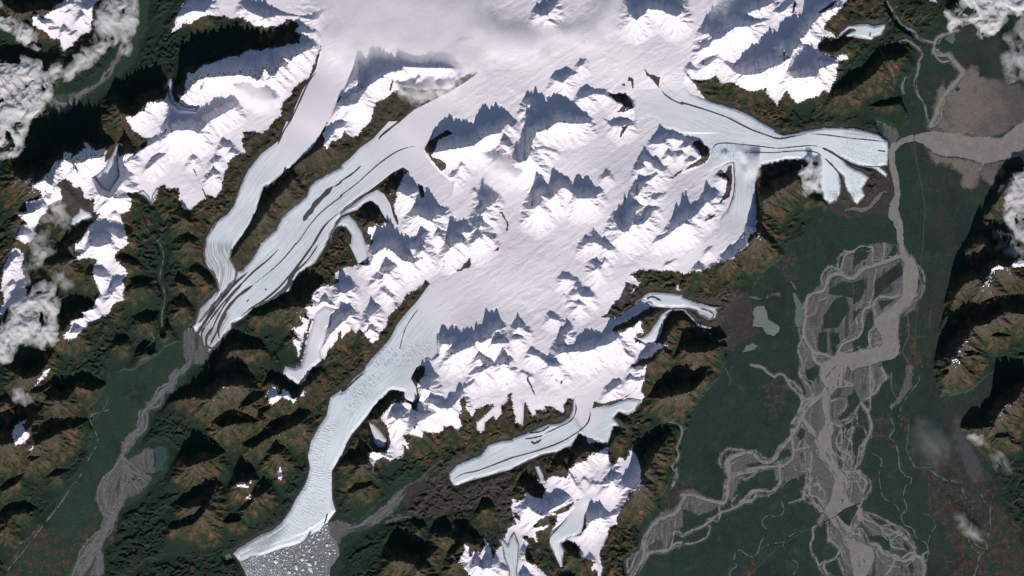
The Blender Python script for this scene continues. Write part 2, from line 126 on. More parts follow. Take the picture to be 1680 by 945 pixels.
# glaciers: name label, outline, flow lines
ICE = [
("long pale glacier curving down the west side, farthest left of the great ice tongues", 0,
 "@10 1200,230 1180,300 1170,400 1130,540 1080,620 1030,700 970,840 940,945 @11 900,0 840,150 700,250 600,370 540,500 490,640 440,710 350,770 280,890 260,945 @12 260,0 250,80 270,170 330,240 360,300 365,350 290,420 220,490 190,600 160,640 200,690 250,620 330,480 440,350 500,280 515,210 505,180 465,110 480,50 510,0 @11 510,945 620,800 670,700 690,600 720,510 790,470 880,390 960,320 1090,210 1130,150 1200,20 1210,0 @10 1230,945 1290,800 1323,740 @20 40,660 130,500 100,380 30,240",
 ["@g 560,70 530,150 480,240 440,290 400,350 362,400 375,440 362,490 325,540"]),
("broad striped glacier with dark moraine bands running from the icefield to the grey outwash fan", 0,
 "@20 1040,590 940,660 840,720 700,790 560,860 450,945 @21 370,0 250,130 150,200 60,290 0,330 @11 1323,350 1240,390 1130,450 1080,500 1050,580 960,650 860,740 820,830 720,920 690,945 @12 700,0 640,100 560,200 517,212 502,282 442,352 332,482 252,622 202,692 270,830 300,850 360,790 390,760 420,710 475,670 480,620 560,580 640,500 780,450 870,380 930,370 960,280 1040,200 1120,150 1170,70 1200,20 @11 1250,850 1290,770 1323,730 @21 0,700 200,545 300,470 400,390 480,350 540,390 590,470 640,500 770,590 860,560 860,460 770,395 690,300 640,215 690,120 730,50 780,0 @20 790,945 900,800 1100,650 1150,560",
 ["@g 800,130 700,200 620,250 560,300 490,380 430,440 380,490 345,555","@g 735,305 700,270 660,250 610,290 520,375 440,455 390,505 352,560"]),
("wide central glacier ending in the lake full of icebergs", 1,
 "@22 1100,200 880,220 760,270 680,320 600,430 500,540 430,630 380,730 310,810 240,880 190,945 @23 180,30 100,90 20,190 0,208 @13 1323,185 1240,240 1210,380 1150,470 1090,580 1065,690 1080,790 1060,880 1040,945 @14 1070,160 1040,240 980,330 930,430 860,530 780,590 700,620 600,680 520,730 480,770 540,840 560,830 640,790 720,780 850,730 910,715 1000,690 1040,660 1085,590 1085,625 1150,590 1190,540 1215,530 1240,490 1280,440 1250,340 1250,200 1250,130 1290,60 1323,0 @23 0,700 40,600 80,530 150,450 200,390 250,310 330,240 370,190 410,185 490,200 490,260 560,290 590,250 580,170 540,100 580,10 @22 600,945 650,870 700,900 750,860 740,790 740,700 800,620 870,620 1100,520 1200,500 1240,400 1180,300",
 ["@g 850,440 740,490 690,540 640,600 590,640 555,690 540,760 525,820 470,880 400,915"]),
("large eastern glacier fanning into bright lobes beside the river", 0,
 "@30 1160,620 1230,560 1323,540 @40 0,560 10,670 60,730 200,780 400,840 520,890 600,940 @41 680,40 770,90 830,90 980,60 1100,40 1323,40 @51 100,60 200,90 270,140 275,240 265,340 210,345 265,400 255,430 160,360 50,340 0,325 @41 1240,280 1270,325 @51 10,365 60,380 125,430 70,510 90,570 30,640 0,620 @41 1300,590 1260,500 1240,420 1210,390 1225,470 1230,540 1200,620 1130,635 1090,600 1080,540 1060,440 1040,320 980,300 800,290 760,310 640,330 590,360 570,420 570,600 575,700 560,820 480,800 440,860 380,910 300,880 280,760 350,680 390,570 400,450 390,320 370,320 300,350 100,450 0,500 0,400 110,350 180,320 215,270 215,220 160,130 100,110 0,95 @31 1323,110 1250,60 1190,60 1150,10 @30 1080,900 950,940 960,830 950,770 930,700 1000,700 1100,700 1150,680",
 ["@g 1130,120 1140,150 1200,190 1270,222 1340,225 1470,240","@g 1055,175 1120,190 1200,222 1300,232 1350,240 1400,268 1420,290","@g 1215,400 1222,330 1228,285 1255,258 1330,252 1358,275 1375,310 1372,330","@g 1100,300 1150,270 1180,245 1230,238"]),
("long blue-grey glacier with one dark centre stripe beside the brown debris basin", 0,
 "@33 480,260 470,330 440,400 380,440 280,450 130,510 0,560 @23 1323,570 1240,580 1140,610 1080,690 1000,720 900,760 835,830 840,880 870,930 900,925 1000,890 1110,860 1323,800 @33 0,800 100,750 240,690 350,670 400,640 460,620 520,530 640,570 740,620 760,560 790,470 870,490 790,400 830,360 900,380 960,340 1000,260 900,250 840,270 640,335 610,330 600,240 480,240",
 ["@g 955,640 950,680 920,710 850,735 800,760 740,790","@g 1040,665 980,690 950,705 920,720 850,745 790,772 750,795"]),
("small striped glacier breaking up into debris near the grey lake", 0,
 "@32 960,450 1010,410 1060,370 1160,370 1323,390 @42 0,410 80,440 200,470 320,480 270,510 280,530 260,580 200,590 120,550 100,520 0,492 @32 1323,498 1230,498 1130,490 1060,450 1000,430",
 ["@g 1045,492 1070,482 1110,488 1150,500 1185,515"]),
("narrow hooked glacier arching over a dark ridge beside the brown debris field", 0,
 "@32 950,730 1040,780 1120,760 1160,700 1180,590 1230,525 1323,513 @42 0,508 60,570 110,640 180,660 230,650 170,630 110,610 60,550 10,505 @32 1323,502 1200,505 1160,540 1120,600 1060,690 1010,720",
 ["@g 1055,560 1080,540 1090,515 1110,508 1130,520 1160,535"]),
("thin curled glacier joining the striped glacier from the south, upper of two hooks", 0,
 "@21 0,704 190,566 280,527 330,560 380,640 400,720 430,800 500,870 440,850 390,790 350,760 310,700 290,650 240,610 190,620 130,680 70,700 0,728",
 ["@g 655,375 640,345 620,315 600,322 560,350"]),
("thin curled glacier joining the striped glacier from the south, lower of two hooks", 0,
 "@21 0,740 60,715 110,770 160,850 190,945 @22 200,0 205,150 130,150 100,80 60,0 @21 75,945 80,880 40,820 0,805 @11 1323,805 1290,812 1242,880 1242,945 1252,862 1296,780 1323,745",
 ["@g 600,430 595,390 580,362 562,355 545,375"]),
("short white glacier tongue ending in a curled blue tip between dark ridges", 1,
 "@12 1230,490 1300,510 1250,560 1240,640 1210,660 1190,760 1160,820 1170,900 1120,945 @13 1110,0 1070,40 1000,150 940,110 870,60 890,0 930,10 960,20 1000,0 @12 1010,945 1040,850 1060,740 1110,590 1120,540 1190,480",
 ["@g 540,505 525,560 515,600 490,620 468,612"]),
("small southern glacier with a narrow tongue above a teal pond", 0,
 "@34 560,330 600,360 590,430 560,460 550,560 530,620 440,650 380,690 400,760 390,880 370,870 340,800 300,720 280,650 300,600 400,520 460,440",
 ["@g 960,820 940,850 910,890 915,925"]),
("small bright glacier with a debris hook in the north-east mountains", 0,
 "@40 1180,300 1230,240 1280,200 1323,190 @50 100,180 160,200 240,180 250,200 220,270 160,290 140,310 80,300 0,290 @40 1323,285 1260,290 1250,275 1323,235 1290,220 1200,300",
 ["@g 1380,55 1400,45 1420,50 1445,48"]),
("slender blue glacier hook in deep shade below the north-west snowfield", 0,
 "@10 -10,600 10,610 20,640 20,720 40,780 120,830 220,830 200,870 60,850 0,790 @00 1305,740 1300,650",
 ["@g 320,180 290,175 282,160 280,130"]),
("shaded glacier tongue pointing north from the western snow ridge", 0,
 "@01 905,170 925,190 915,300 930,420 850,540 800,520 730,430 820,350 860,260",
 ["@g 175,310 185,270 193,235"]),
("little crevassed glacier patch below the western snow ridge", 0,
 "@01 620,660 700,700 720,740 640,760 590,815 550,800 560,740 610,700",["@g 150,350 130,360 118,370"]),
("pair of joined ice fingers hanging on the western rocks", 0,
 "@01 1050,550 1110,530 1160,580 1165,620 1172,640 1180,570 1215,510 1230,530 1195,600 1180,640 1155,610 1120,570",["@g 222,312 240,320 246,334"]),
("small curved glacier on brown slopes north of the centre stripe glacier", 0,
 "@23 1110,500 1080,510 1050,490 1050,440 1110,390 1180,320 1230,300 1240,380 1200,420 1180,380 1110,440",["@g 812,665 800,685 788,705"]),
("small double finger glacier hanging north of the centre stripe glacier", 0,
 "@33 20,270 40,440 50,400 60,440 85,460 92,300 90,270",["@g 851,655 852,695"]),
("pale glacier lobe in shade above the small southern glacier", 0,
 "@34 180,90 210,85 240,150 250,190 275,220 240,235 215,220 210,180 190,130",["@g 880,762 895,795"]),
("shaded blue ice patch in a dark hollow east of the central glacier", 0,
 "@23 215,440 250,450 300,500 350,570 340,630 290,635 250,590 240,520",["@g 610,695 620,730"]),
("narrow snowy glacier at the southern edge of the picture beside the debris basin", 0,
 "@24 1220,660 1250,650 1290,700 1310,640 1340,600 1380,700 1360,900 1380,1100 1290,1100 1300,900 1260,800 1250,720",["@g 835,880 840,945"]),
]
# dark stripes: (glacier index, width, line)
STRIPES = [
(1,2.2,"@20 590,830 520,880 450,945 @21 440,5 370,60 310,110 290,140"),(1,1.6,"@21 155,340 90,400 0,460 @11 1323,470 1260,510"),
(1,6,"@11 1260,500 1190,570 1120,640 1090,690 1060,720 1030,770"),(1,0.9,"@21 640,190 540,195 470,215 400,250 300,320 220,390 120,480 0,570 @11 1323,580 1180,690 1080,800 1020,890 975,945 @12 970,0 900,90 800,190 700,270 600,350"),
(1,3.2,"@12 640,320 600,350 520,410 450,490 400,570 370,660 380,740"),(1,2.2,"@11 1323,690 1200,800 1110,945 @12 1110,0 1010,140 920,250 830,350 720,440 620,500 540,570"),
(1,1.5,"@12 1150,0 1060,130 950,240 900,320 850,370"),(1,5,"@12 1000,170 930,270 900,340 800,420 700,480 600,560 520,620 480,660"),(1,1.8,"@12 840,40 760,120 640,220 560,300 480,380 400,470 330,560 240,680"),
(1,2.2,"@12 610,210 520,290 440,380 360,480 280,590 200,680"),(1,1.6,"@12 560,310 460,420 390,520 330,640 300,720"),(1,2,"@12 440,530 400,600 350,700 300,790"),(1,3,"@12 330,640 280,720 280,790 330,810 370,770"),
(1,2.0,"@12 270,640 240,700 250,780 300,830"),(1,1,"@12 730,360 745,348"),(1,1.2,"@12 590,450 610,430"),(1,1,"@21 0,690 80,630 190,555 280,525"),
(2,1.3,"@23 10,205 100,120 170,60"),(2,.5,"@22 600,500 500,650 450,830"),(2,1.4,"@14 1190,540 1205,500 1215,460"),
(3,1.5,"@30 1140,670 1180,730 1250,780 1323,810 @40 0,800 200,860 340,910 @41 410,0 530,60 640,100 740,130 850,115 980,90"),(3,.8,"@41 980,95 1100,100 1323,130 @51 0,130 120,140 270,158"),
(3,.8,"@41 220,240 250,180 330,165 450,175 600,190 740,205 850,195 1000,185 1080,200"),(3,2.6,"@41 1080,200 1150,235 1230,285 1323,340"),(3,.8,"@41 470,240 560,235 700,240 800,230 950,225 1040,240 1100,280"),(3,1.8,"@41 1100,280 1160,340 1210,400 1250,500"),
(3,1,"@41 385,330 400,450 390,570 350,680"),(3,1.4,"@51 190,222 250,230"),(3,1,"@51 60,340 200,348 265,340"),(3,1.2,"@41 700,70 770,100 830,95 920,80"),
(4,1.3,"@33 600,330 605,380 580,450 500,520 380,590 250,640 120,680 0,712 @23 1323,712 1200,760 1050,815 940,840 850,890"),(4,.9,"@33 490,280 495,350 450,430 330,490 250,530"),(4,1.4,"@33 240,540 160,560 100,565"),(4,2.4,"@33 150,590 180,600 230,570"),(4,1.5,"@33 290,470 220,510 130,522"),(4,1.4,"@33 350,670 240,690 100,750 0,798"),
(5,2,"@32 1040,430 1090,410 1160,445"),(5,1,"@42 130,500 200,520 240,550 220,580"),(5,1,"@42 200,480 280,490"),(6,.8,"@32 1180,560 1230,525 1323,514"),
(0,1.6,"@10 1323,745 1290,800"),(0,1.6,"@10 1130,560 1070,640 1010,770 950,900 @11 910,20 860,110 830,190"),(0,.8,"@11 470,680 380,750 320,850"),(0,.7,"@12 320,180 370,300"),(0,.8,"@12 400,420 300,520 220,620"),(0,.8,"@12 360,430 270,540 210,620"),
(10,1,"@34 440,450 400,520 330,600 290,650 290,720"),(11,3,"@40 1210,310 1250,300 @50 -60,265 -10,235 20,240"),(11,1.2,"@50 130,250 125,290"),
]
PLAIN = [  # flat valley floors
"@g 1320,400 1360,340 1440,345 1465,235 1490,200 1480,160 1500,110 1530,60 1600,40 1760,0 1760,280 1650,262 1630,310 1600,370 1560,440 1540,540 1530,620 1540,650 1600,640 1640,600 1600,690 1570,700 1620,760 1640,830 1680,900 1740,1010 1030,1010 1045,930 1070,890 1090,810 1120,740 1130,680 1180,620 1200,560 1180,540 1230,480 1290,410",
"@g 320,555 345,580 320,600 290,640 262,665 245,690 232,712 222,740 250,740 275,735 272,770 250,795 190,840 180,880 160,920 170,1010 0,1010 30,900 90,840 150,770 150,680 180,620 250,590 290,560",
"@g 225,0 200,70 190,110 150,140 110,160 80,165 90,178 120,180 170,150 215,100 240,40 240,-60 225,-60",
"@g 450,905 400,910 420,1010 540,1010 560,900 600,870 660,830 690,795 640,810 600,850 550,860 545,870 520,890",
]
WATER = {
'river':(["@51 470,100 530,90 620,70 700,85 840,100 920,115 1080,120 1140,130 1200,80 1250,40 1323,0 1500,-30 1500,330 1323,310 1290,270 1190,290 1140,300 1010,325 900,290 800,270 700,265 620,240 560,190 540,170 500,160 470,150 400,165 350,195 325,230 325,320 350,420 365,560 350,680 380,780 390,860 388,945 @52 400,50 450,120 500,180 505,220 500,330 485,410 440,460 380,520 350,560 350,640 345,740 360,790 350,850 320,890 220,910 120,945 @53 20,20 0,40 @43 1323,165 1200,170 1140,240 1130,300 1140,400 1170,500 1150,560 1160,650 1190,700 1200,800 1270,860 1290,945 @44 1240,200 1260,300 1290,370 @54 0,385 50,400 70,350 78,350 50,430 70,500 30,560 0,610 @44 1280,610 1230,560 1200,500 1180,490 1200,540 1240,620 1323,680 @54 60,690 140,730 160,790 150,850 130,900 100,945 100,1200 0,1200 @44 1323,900 1300,830 1290,750 1260,700 1230,620 1180,560 1140,500 1150,470 1100,420 1140,380 1160,300 1180,200 1130,90 1050,20 @43 1040,680 1030,600 1050,540 1100,470 1110,420 1085,330 1080,230 1100,160 1060,80 1070,0 @42 1080,945 1150,890 1323,850 @52 60,820 150,820 210,800 230,760 200,680 170,640 160,600 200,560 300,490 350,440 380,400 385,250 395,150 370,110 355,0 @51 340,945 335,840 300,770 270,740 280,640 320,570 320,500 300,430 280,360 270,250 290,180 360,140 430,100"],
 ["6 @52 360,100 300,120 220,150 150,175 80,195 0,270","5 @42 1323,270 1270,265 1230,240 1190,235 1140,260 1110,330 1080,370 1010,390 970,420 955,500 950,600 940,700 1000,830 1100,860 1160,885 1240,870 1323,850","3 @42 940,700 900,800 910,870 930,945 @43 905,60 940,120 990,180 1005,250",
 "3 @52 240,0 235,80 220,140","2 @52 150,40 150,180","2 @52 180,200 160,300 150,400 130,470","4 @52 360,400 290,420 220,410 170,440 150,480 90,510 65,590 75,660 40,720 0,740 @42 1230,790 1200,870","3 @52 150,480 170,560 170,650 120,690 130,790","2 @42 1120,350 1110,420 1040,460 1030,540 960,570","5 @42 1000,830 1020,900 1080,945","2 @42 1000,840 960,900 930,1000","3 @52 0,60 60,20 150,30",
 "3 @42 1323,60 1260,90 1240,160 1220,240","8 @43 1080,230 1000,290 930,400 1030,540","4 @43 850,500 850,600 860,660 850,720 780,780","5 @43 1005,250 890,480 830,570 760,650 700,740 620,750 580,720 540,680 470,680 400,700 345,740 340,800 370,860 340,945","5 @43 780,780 700,785 560,800 440,830 370,860","3 @43 900,650 980,630","3 @43 540,0 620,20 660,60 710,90 740,70 790,80 830,150 910,240 930,290","3 @43 1000,250 930,290 880,400 850,450",
 "2 @43 1130,290 1200,260 1270,270 1260,330 1220,380","3 @43 1160,450 1220,470 1300,430 1323,400","3 @43 1225,470 1235,560 1215,650 1190,600","1.6 @43 1260,480 1260,560 1310,590 1310,750","3 @43 1220,660 1290,690 1310,740 1300,820 1270,850","3 @53 0,380 60,290 130,240 180,200 220,130 260,100 240,60 215,20","4 @53 60,290 110,370 140,460 120,550 80,620 60,720 10,800","3 @53 130,0 130,240","1.6 @53 20,370 40,460 80,480 105,550","1.6 @53 130,240 130,330 110,370","3 @53 10,800 60,860 100,900 @54 100,240 75,300 80,350","2 @54 0,180 40,240 70,300",
 "3 @54 60,430 80,500 200,560 240,610 280,630 350,600 400,650 460,720 475,780","5 @54 140,700 200,720 230,770 320,810 390,835 440,820 480,790 530,820 550,870 545,920 530,1000","3 @54 320,810 310,860 250,945","2 @54 280,640 300,720 390,740","2 @54 380,810 440,770 470,780","2 @54 545,850 540,780 580,760",
 "5 @44 -10,320 60,320 130,340 190,360 290,380 330,370 350,310 350,220 360,190 340,120 340,60 400,20 470,0","2 @44 370,180 440,160 540,140 700,90","3.2 @44 0,640 60,600 140,570 200,530 290,460 380,430 450,370 500,330 550,285 610,285 690,290 750,220 750,110 740,60","2 @44 0,695 90,690 190,640 210,560","1.5 @44 290,460 280,400","1.5 @44 200,500 270,520 300,450","1.5 @44 400,430 380,380 420,320",
 "3.5 @44 1000,0 995,80 985,250 990,320 1050,340 1100,420 1140,500","2 @44 1050,540 1010,580 1010,650 990,700 1000,760 1040,820 1060,900","3 @44 1130,650 1200,720 1220,740 1180,810 1100,850 1100,900 1150,945","2.5 @44 1130,560 1130,680","3 @44 1090,480 1060,540","2 @44 930,350 960,260 1000,130","2 @44 830,380 930,350","1.5 @44 1230,750 1240,800 1290,870","2 @44 1200,800 1240,900 1250,945",
 "6 @34 1340,340 1323,360 1280,450 1200,490 1150,510 1080,570 1040,640 1020,700 1020,800 960,900 900,1000","2.5 @34 1010,730 960,790 930,870 900,920","3 @34 1030,790 1060,770 1130,755 1210,740 1260,700 1323,690","2 @34 1240,700 1260,600 1323,630","1.5 @34 1270,480 1260,600",
 "7 @50 740,430 790,490 850,560 830,600 780,660 700,750 660,830 640,900 600,980","4 @50 810,235 720,265 650,300 630,350 620,400 650,430 720,430","2 @50 640,440 690,480 760,470","1.8 @50 345,160 400,210 470,250 510,300 620,335","1.6 @50 350,325 410,315 470,350 520,390 535,430 510,480 500,560 470,640 490,720 545,800 570,900 580,945","1.5 @50 400,610 375,680 390,720",
 "1.2 @50 270,20 315,110 345,150","3 @51 1010,320 975,380","1.4 @33 1200,455 1280,465 1320,520 1280,640 1290,710 1240,790 1280,850 1240,945 @34 1280,120"]),
'wetland_river':([],["2 @53 280,400 320,480 280,560 330,600 350,700 360,800 410,860 450,870 440,920 405,940 @54 390,340 415,430 370,480 400,550 460,580 490,650 560,690 580,740 570,820 545,850","1.6 @53 440,720 490,795 590,790 640,850 720,890 790,900 830,945 @54 850,290 900,390 940,450 915,520 930,660 975,720 1035,740","2 @54 1060,400 1060,520 1065,580 1030,680 1035,740 975,800 960,880 910,1000","1.4 @54 990,310 1020,380 1060,400","1.6 @54 800,510 880,600 900,690 970,770","1.2 @54 150,0 220,50 200,160 230,330 330,400 370,480","1.2 @54 640,560 600,620 580,690",
 "1.6 @44 880,180 800,220 770,280 765,360 785,440 740,485 660,480 620,520 625,560 650,600 600,700 580,770 530,800 450,750 410,770 400,840 420,870 370,910 360,1000","1.4 @44 920,600 860,620 780,690 820,790 890,850 880,900 820,1000","1.2 @44 780,685 680,700 620,730","1.2 @53 540,0 500,50 510,120 450,200 390,280 350,400","1.2 @53 290,0 300,200 340,260"]),
'western_river':([],["2 @13 160,-60 140,0 100,50 40,90 0,200","3 @03 1323,150 1250,210 1200,280 1150,330","2 @03 1150,330 1110,370 1100,450 1080,500 1020,560 970,660 950,710 970,760 1030,830 1150,860","2.4 @04 950,0 900,100 820,200 800,300 830,430 880,480 850,560 760,640 720,700 650,790 600,860 560,945","1.6 @04 960,60 950,250 930,380 880,420","2 @04 850,480 820,600 770,700 700,800 640,900 620,945","1.5 @04 760,730 780,860 770,945","2 @04 700,700 690,800 600,900","1.6 @04 980,100 1010,200 1080,300",
 "1 @03 840,345 720,380 700,440 760,580 700,700 640,830 570,920 @04 480,370 300,600 170,770 60,900","1.6 @00 1040,0 1040,100 930,370 900,480 860,560 760,650 640,720 580,780 520,820 440,810 360,770","1.2 @02 1240,0 1270,100 1240,250 1280,400 1255,560 1260,700","1.4 @24 0,590 100,570 200,540 320,470 420,370 500,260","1 @24 60,560 250,500 360,480 540,470"]),
'grey_lake':(["@42 580,480 630,480 660,550 660,590 720,620 750,640 755,670 710,715 650,700 620,650 540,640 560,570 540,540 560,500"],[]),
'green_pond_chain':(["@42 850,380 880,390 920,470 930,560 920,650 890,650 865,600 880,490"],["1.5 @42 835,290 860,320 880,360"]),
'teal_pond':(["@42 520,410 560,410 620,430 600,435 540,430"],[]),
'little_grey_pond':(["@42 470,840 490,795 520,785 540,770 580,790 570,810 520,835"],[]),
'terminal_lake':(["@51 -60,680 0,690 80,705 150,660 220,580 240,540 200,550 160,600 120,650 60,670 0,660 @41 1250,700"],["1.5 @51 240,540 290,565 320,565"]),
'fan_lake':(["@03 1200,640 1240,622 1292,650 1285,680 1302,715 1270,760 1262,822 1235,815 1190,845 1205,790 1212,740 1206,690"],[]),
'iceberg_lake':(["@14 535,840 590,945 600,1200 1250,1200 1230,945 1240,880 1310,790 1300,710 1240,620 1215,520 1150,570 1040,640 850,710 560,810"],[]),
'headland_pond':(["@14 420,790 460,775 475,810 440,825"],[]),
'tarn':(["@34 380,900 440,895 460,930 390,945"],[]),
'clear_pools':(["@50 650,345 675,320 665,345","@50 690,300 780,270 790,300 770,350 720,310","@50 675,375 695,365 690,380"],[]),
'mountain_tarn':(["@02 1165,810 1195,740 1200,770 1170,830"],[]),
}
GRAVEL = [ # (tone, outline)  0 grey, 1 tan silt, 2 brown debris
(0,"@42 1323,60 1260,90 1240,160 1220,240 1100,250 1050,330 950,430 930,500 925,700 890,800 910,945 1323,945"),(0,"@52 0,60 150,0 390,0 500,200 490,420 490,500 420,540 350,600 360,850 220,910 210,945 0,945"),
(0,"@43 900,0 900,60 960,200 920,290 850,440 840,560 780,650 900,700 960,740 1000,760 990,900 1000,945 1323,945 1300,700 1240,650 1250,500 1200,400 1260,330 1280,240 1323,200 1323,0 1060,0"),(0,"@43 640,740 540,680 400,700 340,750 345,945 420,945 480,850 640,810 700,800"),
(0,"@44 330,0 350,250 330,390 190,380 100,300 0,290 0,420 100,460 230,420 280,400 380,350 430,230 470,100"),(0,"@44 1000,0 985,320 1040,340 1080,500 1140,520 1120,660 1220,760 1260,945 1323,945 1323,0"),(0,"@44 700,60 880,0 1000,60 900,180 800,200 720,200"),
(0,"@54 0,150 80,190 100,250 80,370 50,400 70,440 150,520 330,590 390,640 470,760 550,840 550,945 0,945"),(0,"@34 1323,360 1260,420 1160,450 1100,540 1030,640 1040,740 1040,780 1210,740 1260,600 1323,560"),(0,"@34 1200,640 1260,700 1130,755 1040,790 1020,700 1080,570"),(0,"@34 1000,740 960,790 900,945 960,945 1020,850"),
(0,"@44 0,300 60,270 190,340 290,380 230,440 130,470 0,420"),(0,"@53 0,0 215,0 260,100 200,180 130,270 60,290 0,160"),
(0,"@53 410,0 460,0 450,160 380,260 300,340 280,320 350,250 400,120"),(1,"@50 910,510 860,560 720,700 690,640 640,770 620,830 650,860 590,990 1000,990 1323,980 1400,900 1400,700 1200,650 980,600 950,520"),(1,"@51 640,0 620,60 700,80 900,110 1100,115 1190,70 1323,-60 640,-40"),
(1,"@51 560,180 650,260 740,280 900,290 1000,325 1100,305 1170,290 1150,340 1165,380 1140,430 1110,410 1080,510 1030,450 980,395 950,500 910,530 860,510 840,470 850,420 800,380 750,320 690,320 640,330 580,230"),
(0,"@12 110,680 160,660 230,720 270,830 300,860 270,930 130,930 100,860 95,760"),(0,"@04 950,0 970,60 1040,130 1110,160 1180,170 1150,230 1060,310 980,350 920,430 890,500 840,590 800,690 770,730 790,860 770,945 520,945 560,880 620,790 690,720 700,640 780,590 800,470 770,350 780,240 900,100"),
(0,"@03 980,740 1150,640 1190,650 1195,830 1120,830 1030,830 990,780"),(0,"@03 1080,490 1080,540 1000,660 960,700 940,690 950,600 1000,530"),(0,"@13 0,110 40,80 60,90 30,160 0,210 @03 1323,190 1250,230 1150,340 1110,370 1170,270 1280,150"),
(0,"@24 0,520 80,560 200,520 330,420 400,340 450,280 540,230 470,280 440,370 380,470 280,540 150,590 60,610 0,640 @14 1310,700 1260,680 1220,590 1215,530"),(0,"@24 330,530 450,480 540,490 480,500 400,520"),
(2,"@24 470,280 550,230 800,70 910,20 1000,-30 1080,-50 1000,0 835,150 870,250 1000,230 1323,130 1323,480 1290,600 1240,640 1230,560 1190,400 1100,320 1050,420 880,440 700,490 560,480 490,420"),
(2,"@41 1080,620 1200,640 1200,400 1260,440 1323,600 1323,740 1220,720 1090,690"),(2,"@51 -70,360 0,330 120,370 250,430 300,400 320,560 290,600 260,740 180,700 60,740 -60,750"),(0,"@51 190,0 330,50 360,120 290,180 270,130 220,80"),
(2,"@42 0,380 170,400 350,340 500,380 530,470 560,540 600,690 480,740 420,780 400,830 330,770 380,720 250,640 100,600 0,500"),
(2,"@50 -60,170 100,170 320,120 330,150 260,180 280,230 160,310 0,340 -100,330 0,290 200,300 240,190"),(0,"@00 370,760 470,740 580,720 620,720 600,760 520,825 430,825"),
(3,"@53 800,400 780,540 800,640 900,830 940,900 1000,850 960,700 900,600 830,480"),(0,"@42 320,760 360,720 400,760 390,830"),(0,"@42 630,420 740,370 760,400 690,400"),
(2,"@01 470,490 560,440 640,510 660,600 700,610 720,690 620,660 560,720 500,640"),
]
GREEN = [  # vegetated islands inside the gravel
"@44 1195,470 1250,425 1323,398 @54 20,393 42,420 5,490 @44 1290,562 1255,540 1220,500","@42 1050,690 1120,680 1120,840 1080,850 1045,810","@42 1140,690 1210,690 1220,780 1170,870 1150,800","@42 1090,560 1180,430 1260,400 1300,500 1200,650 1090,660","@52 250,120 330,0 345,60 300,110","@52 160,290 370,135 390,240 300,300 200,400 150,440 170,380 ","@52 80,650 110,540 150,520 160,620 120,690 120,800 0,840 0,760 60,710","@52 190,440 330,430 280,470 210,500","@52 0,10 100,0 150,30 100,120 0,180","@43 1180,0 1250,0 1240,60 1190,90","@43 960,30 1040,0 1050,80 990,150 950,60",
"@43 920,480 950,500 930,590 880,540","@43 1240,480 1260,480 1250,560 1220,600","@44 1200,480 1323,400 1323,460 1270,560","@54 0,420 20,430 5,540 0,560","@54 110,640 200,630 270,650 290,720 270,755 230,740 200,690 120,665","@54 385,665 440,730 430,760 390,720","@43 800,640 835,650 830,700 790,700","@43 720,740 770,700 760,740","@43 480,770 620,740 640,760 520,790",
"@04 1015,190 1050,165 1065,185 1030,210","@04 1045,240 1060,235 1060,265 1040,265","@04 1075,195 1090,190 1085,210","@04 1095,235 1108,230 1100,250","@04 1085,155 1105,150 1100,165","@50 785,690 810,665 830,690 800,715","@54 400,840 450,830 470,880 450,920","@54 365,860 385,860 380,930","@42 1140,350 1180,330 1230,290 1323,300 1323,420 1200,400 1130,390",
"@52 0,300 80,270 100,330 60,430 0,470","@44 1150,800 1180,840 1140,860","@52 60,500 0,600 0,520"]
RUST = ["@42 715,200 800,50 860,90 900,190 870,250 790,240","@34 1170,310 1300,200 1400,230 1320,330 1200,370","@54 560,0 800,0 1000,150 1130,380 1200,500 1280,600 1300,945 900,945 700,945 760,700 780,580 560,400 590,280","@53 360,380 430,400 410,500 350,520","@53 180,400 260,360 280,420 260,560 200,620 160,500","@53 420,580 480,640 440,720 410,660","@04 680,480 750,450 730,580 690,600 650,700 560,740 540,700 640,600","@04 150,700 300,560 420,600 480,720 560,800 480,945 50,945","@52 520,420 560,400 500,520 460,640 540,900 600,945 420,945 400,700","@53 720,620 900,780 1050,850 1100,945 600,945 560,800","@43 650,130 800,130 780,300 700,400 620,300","@44 0,210 90,190 60,290 0,290","@44 440,860 560,830 540,945 420,945","@04 900,600 900,700 800,740 830,650"]
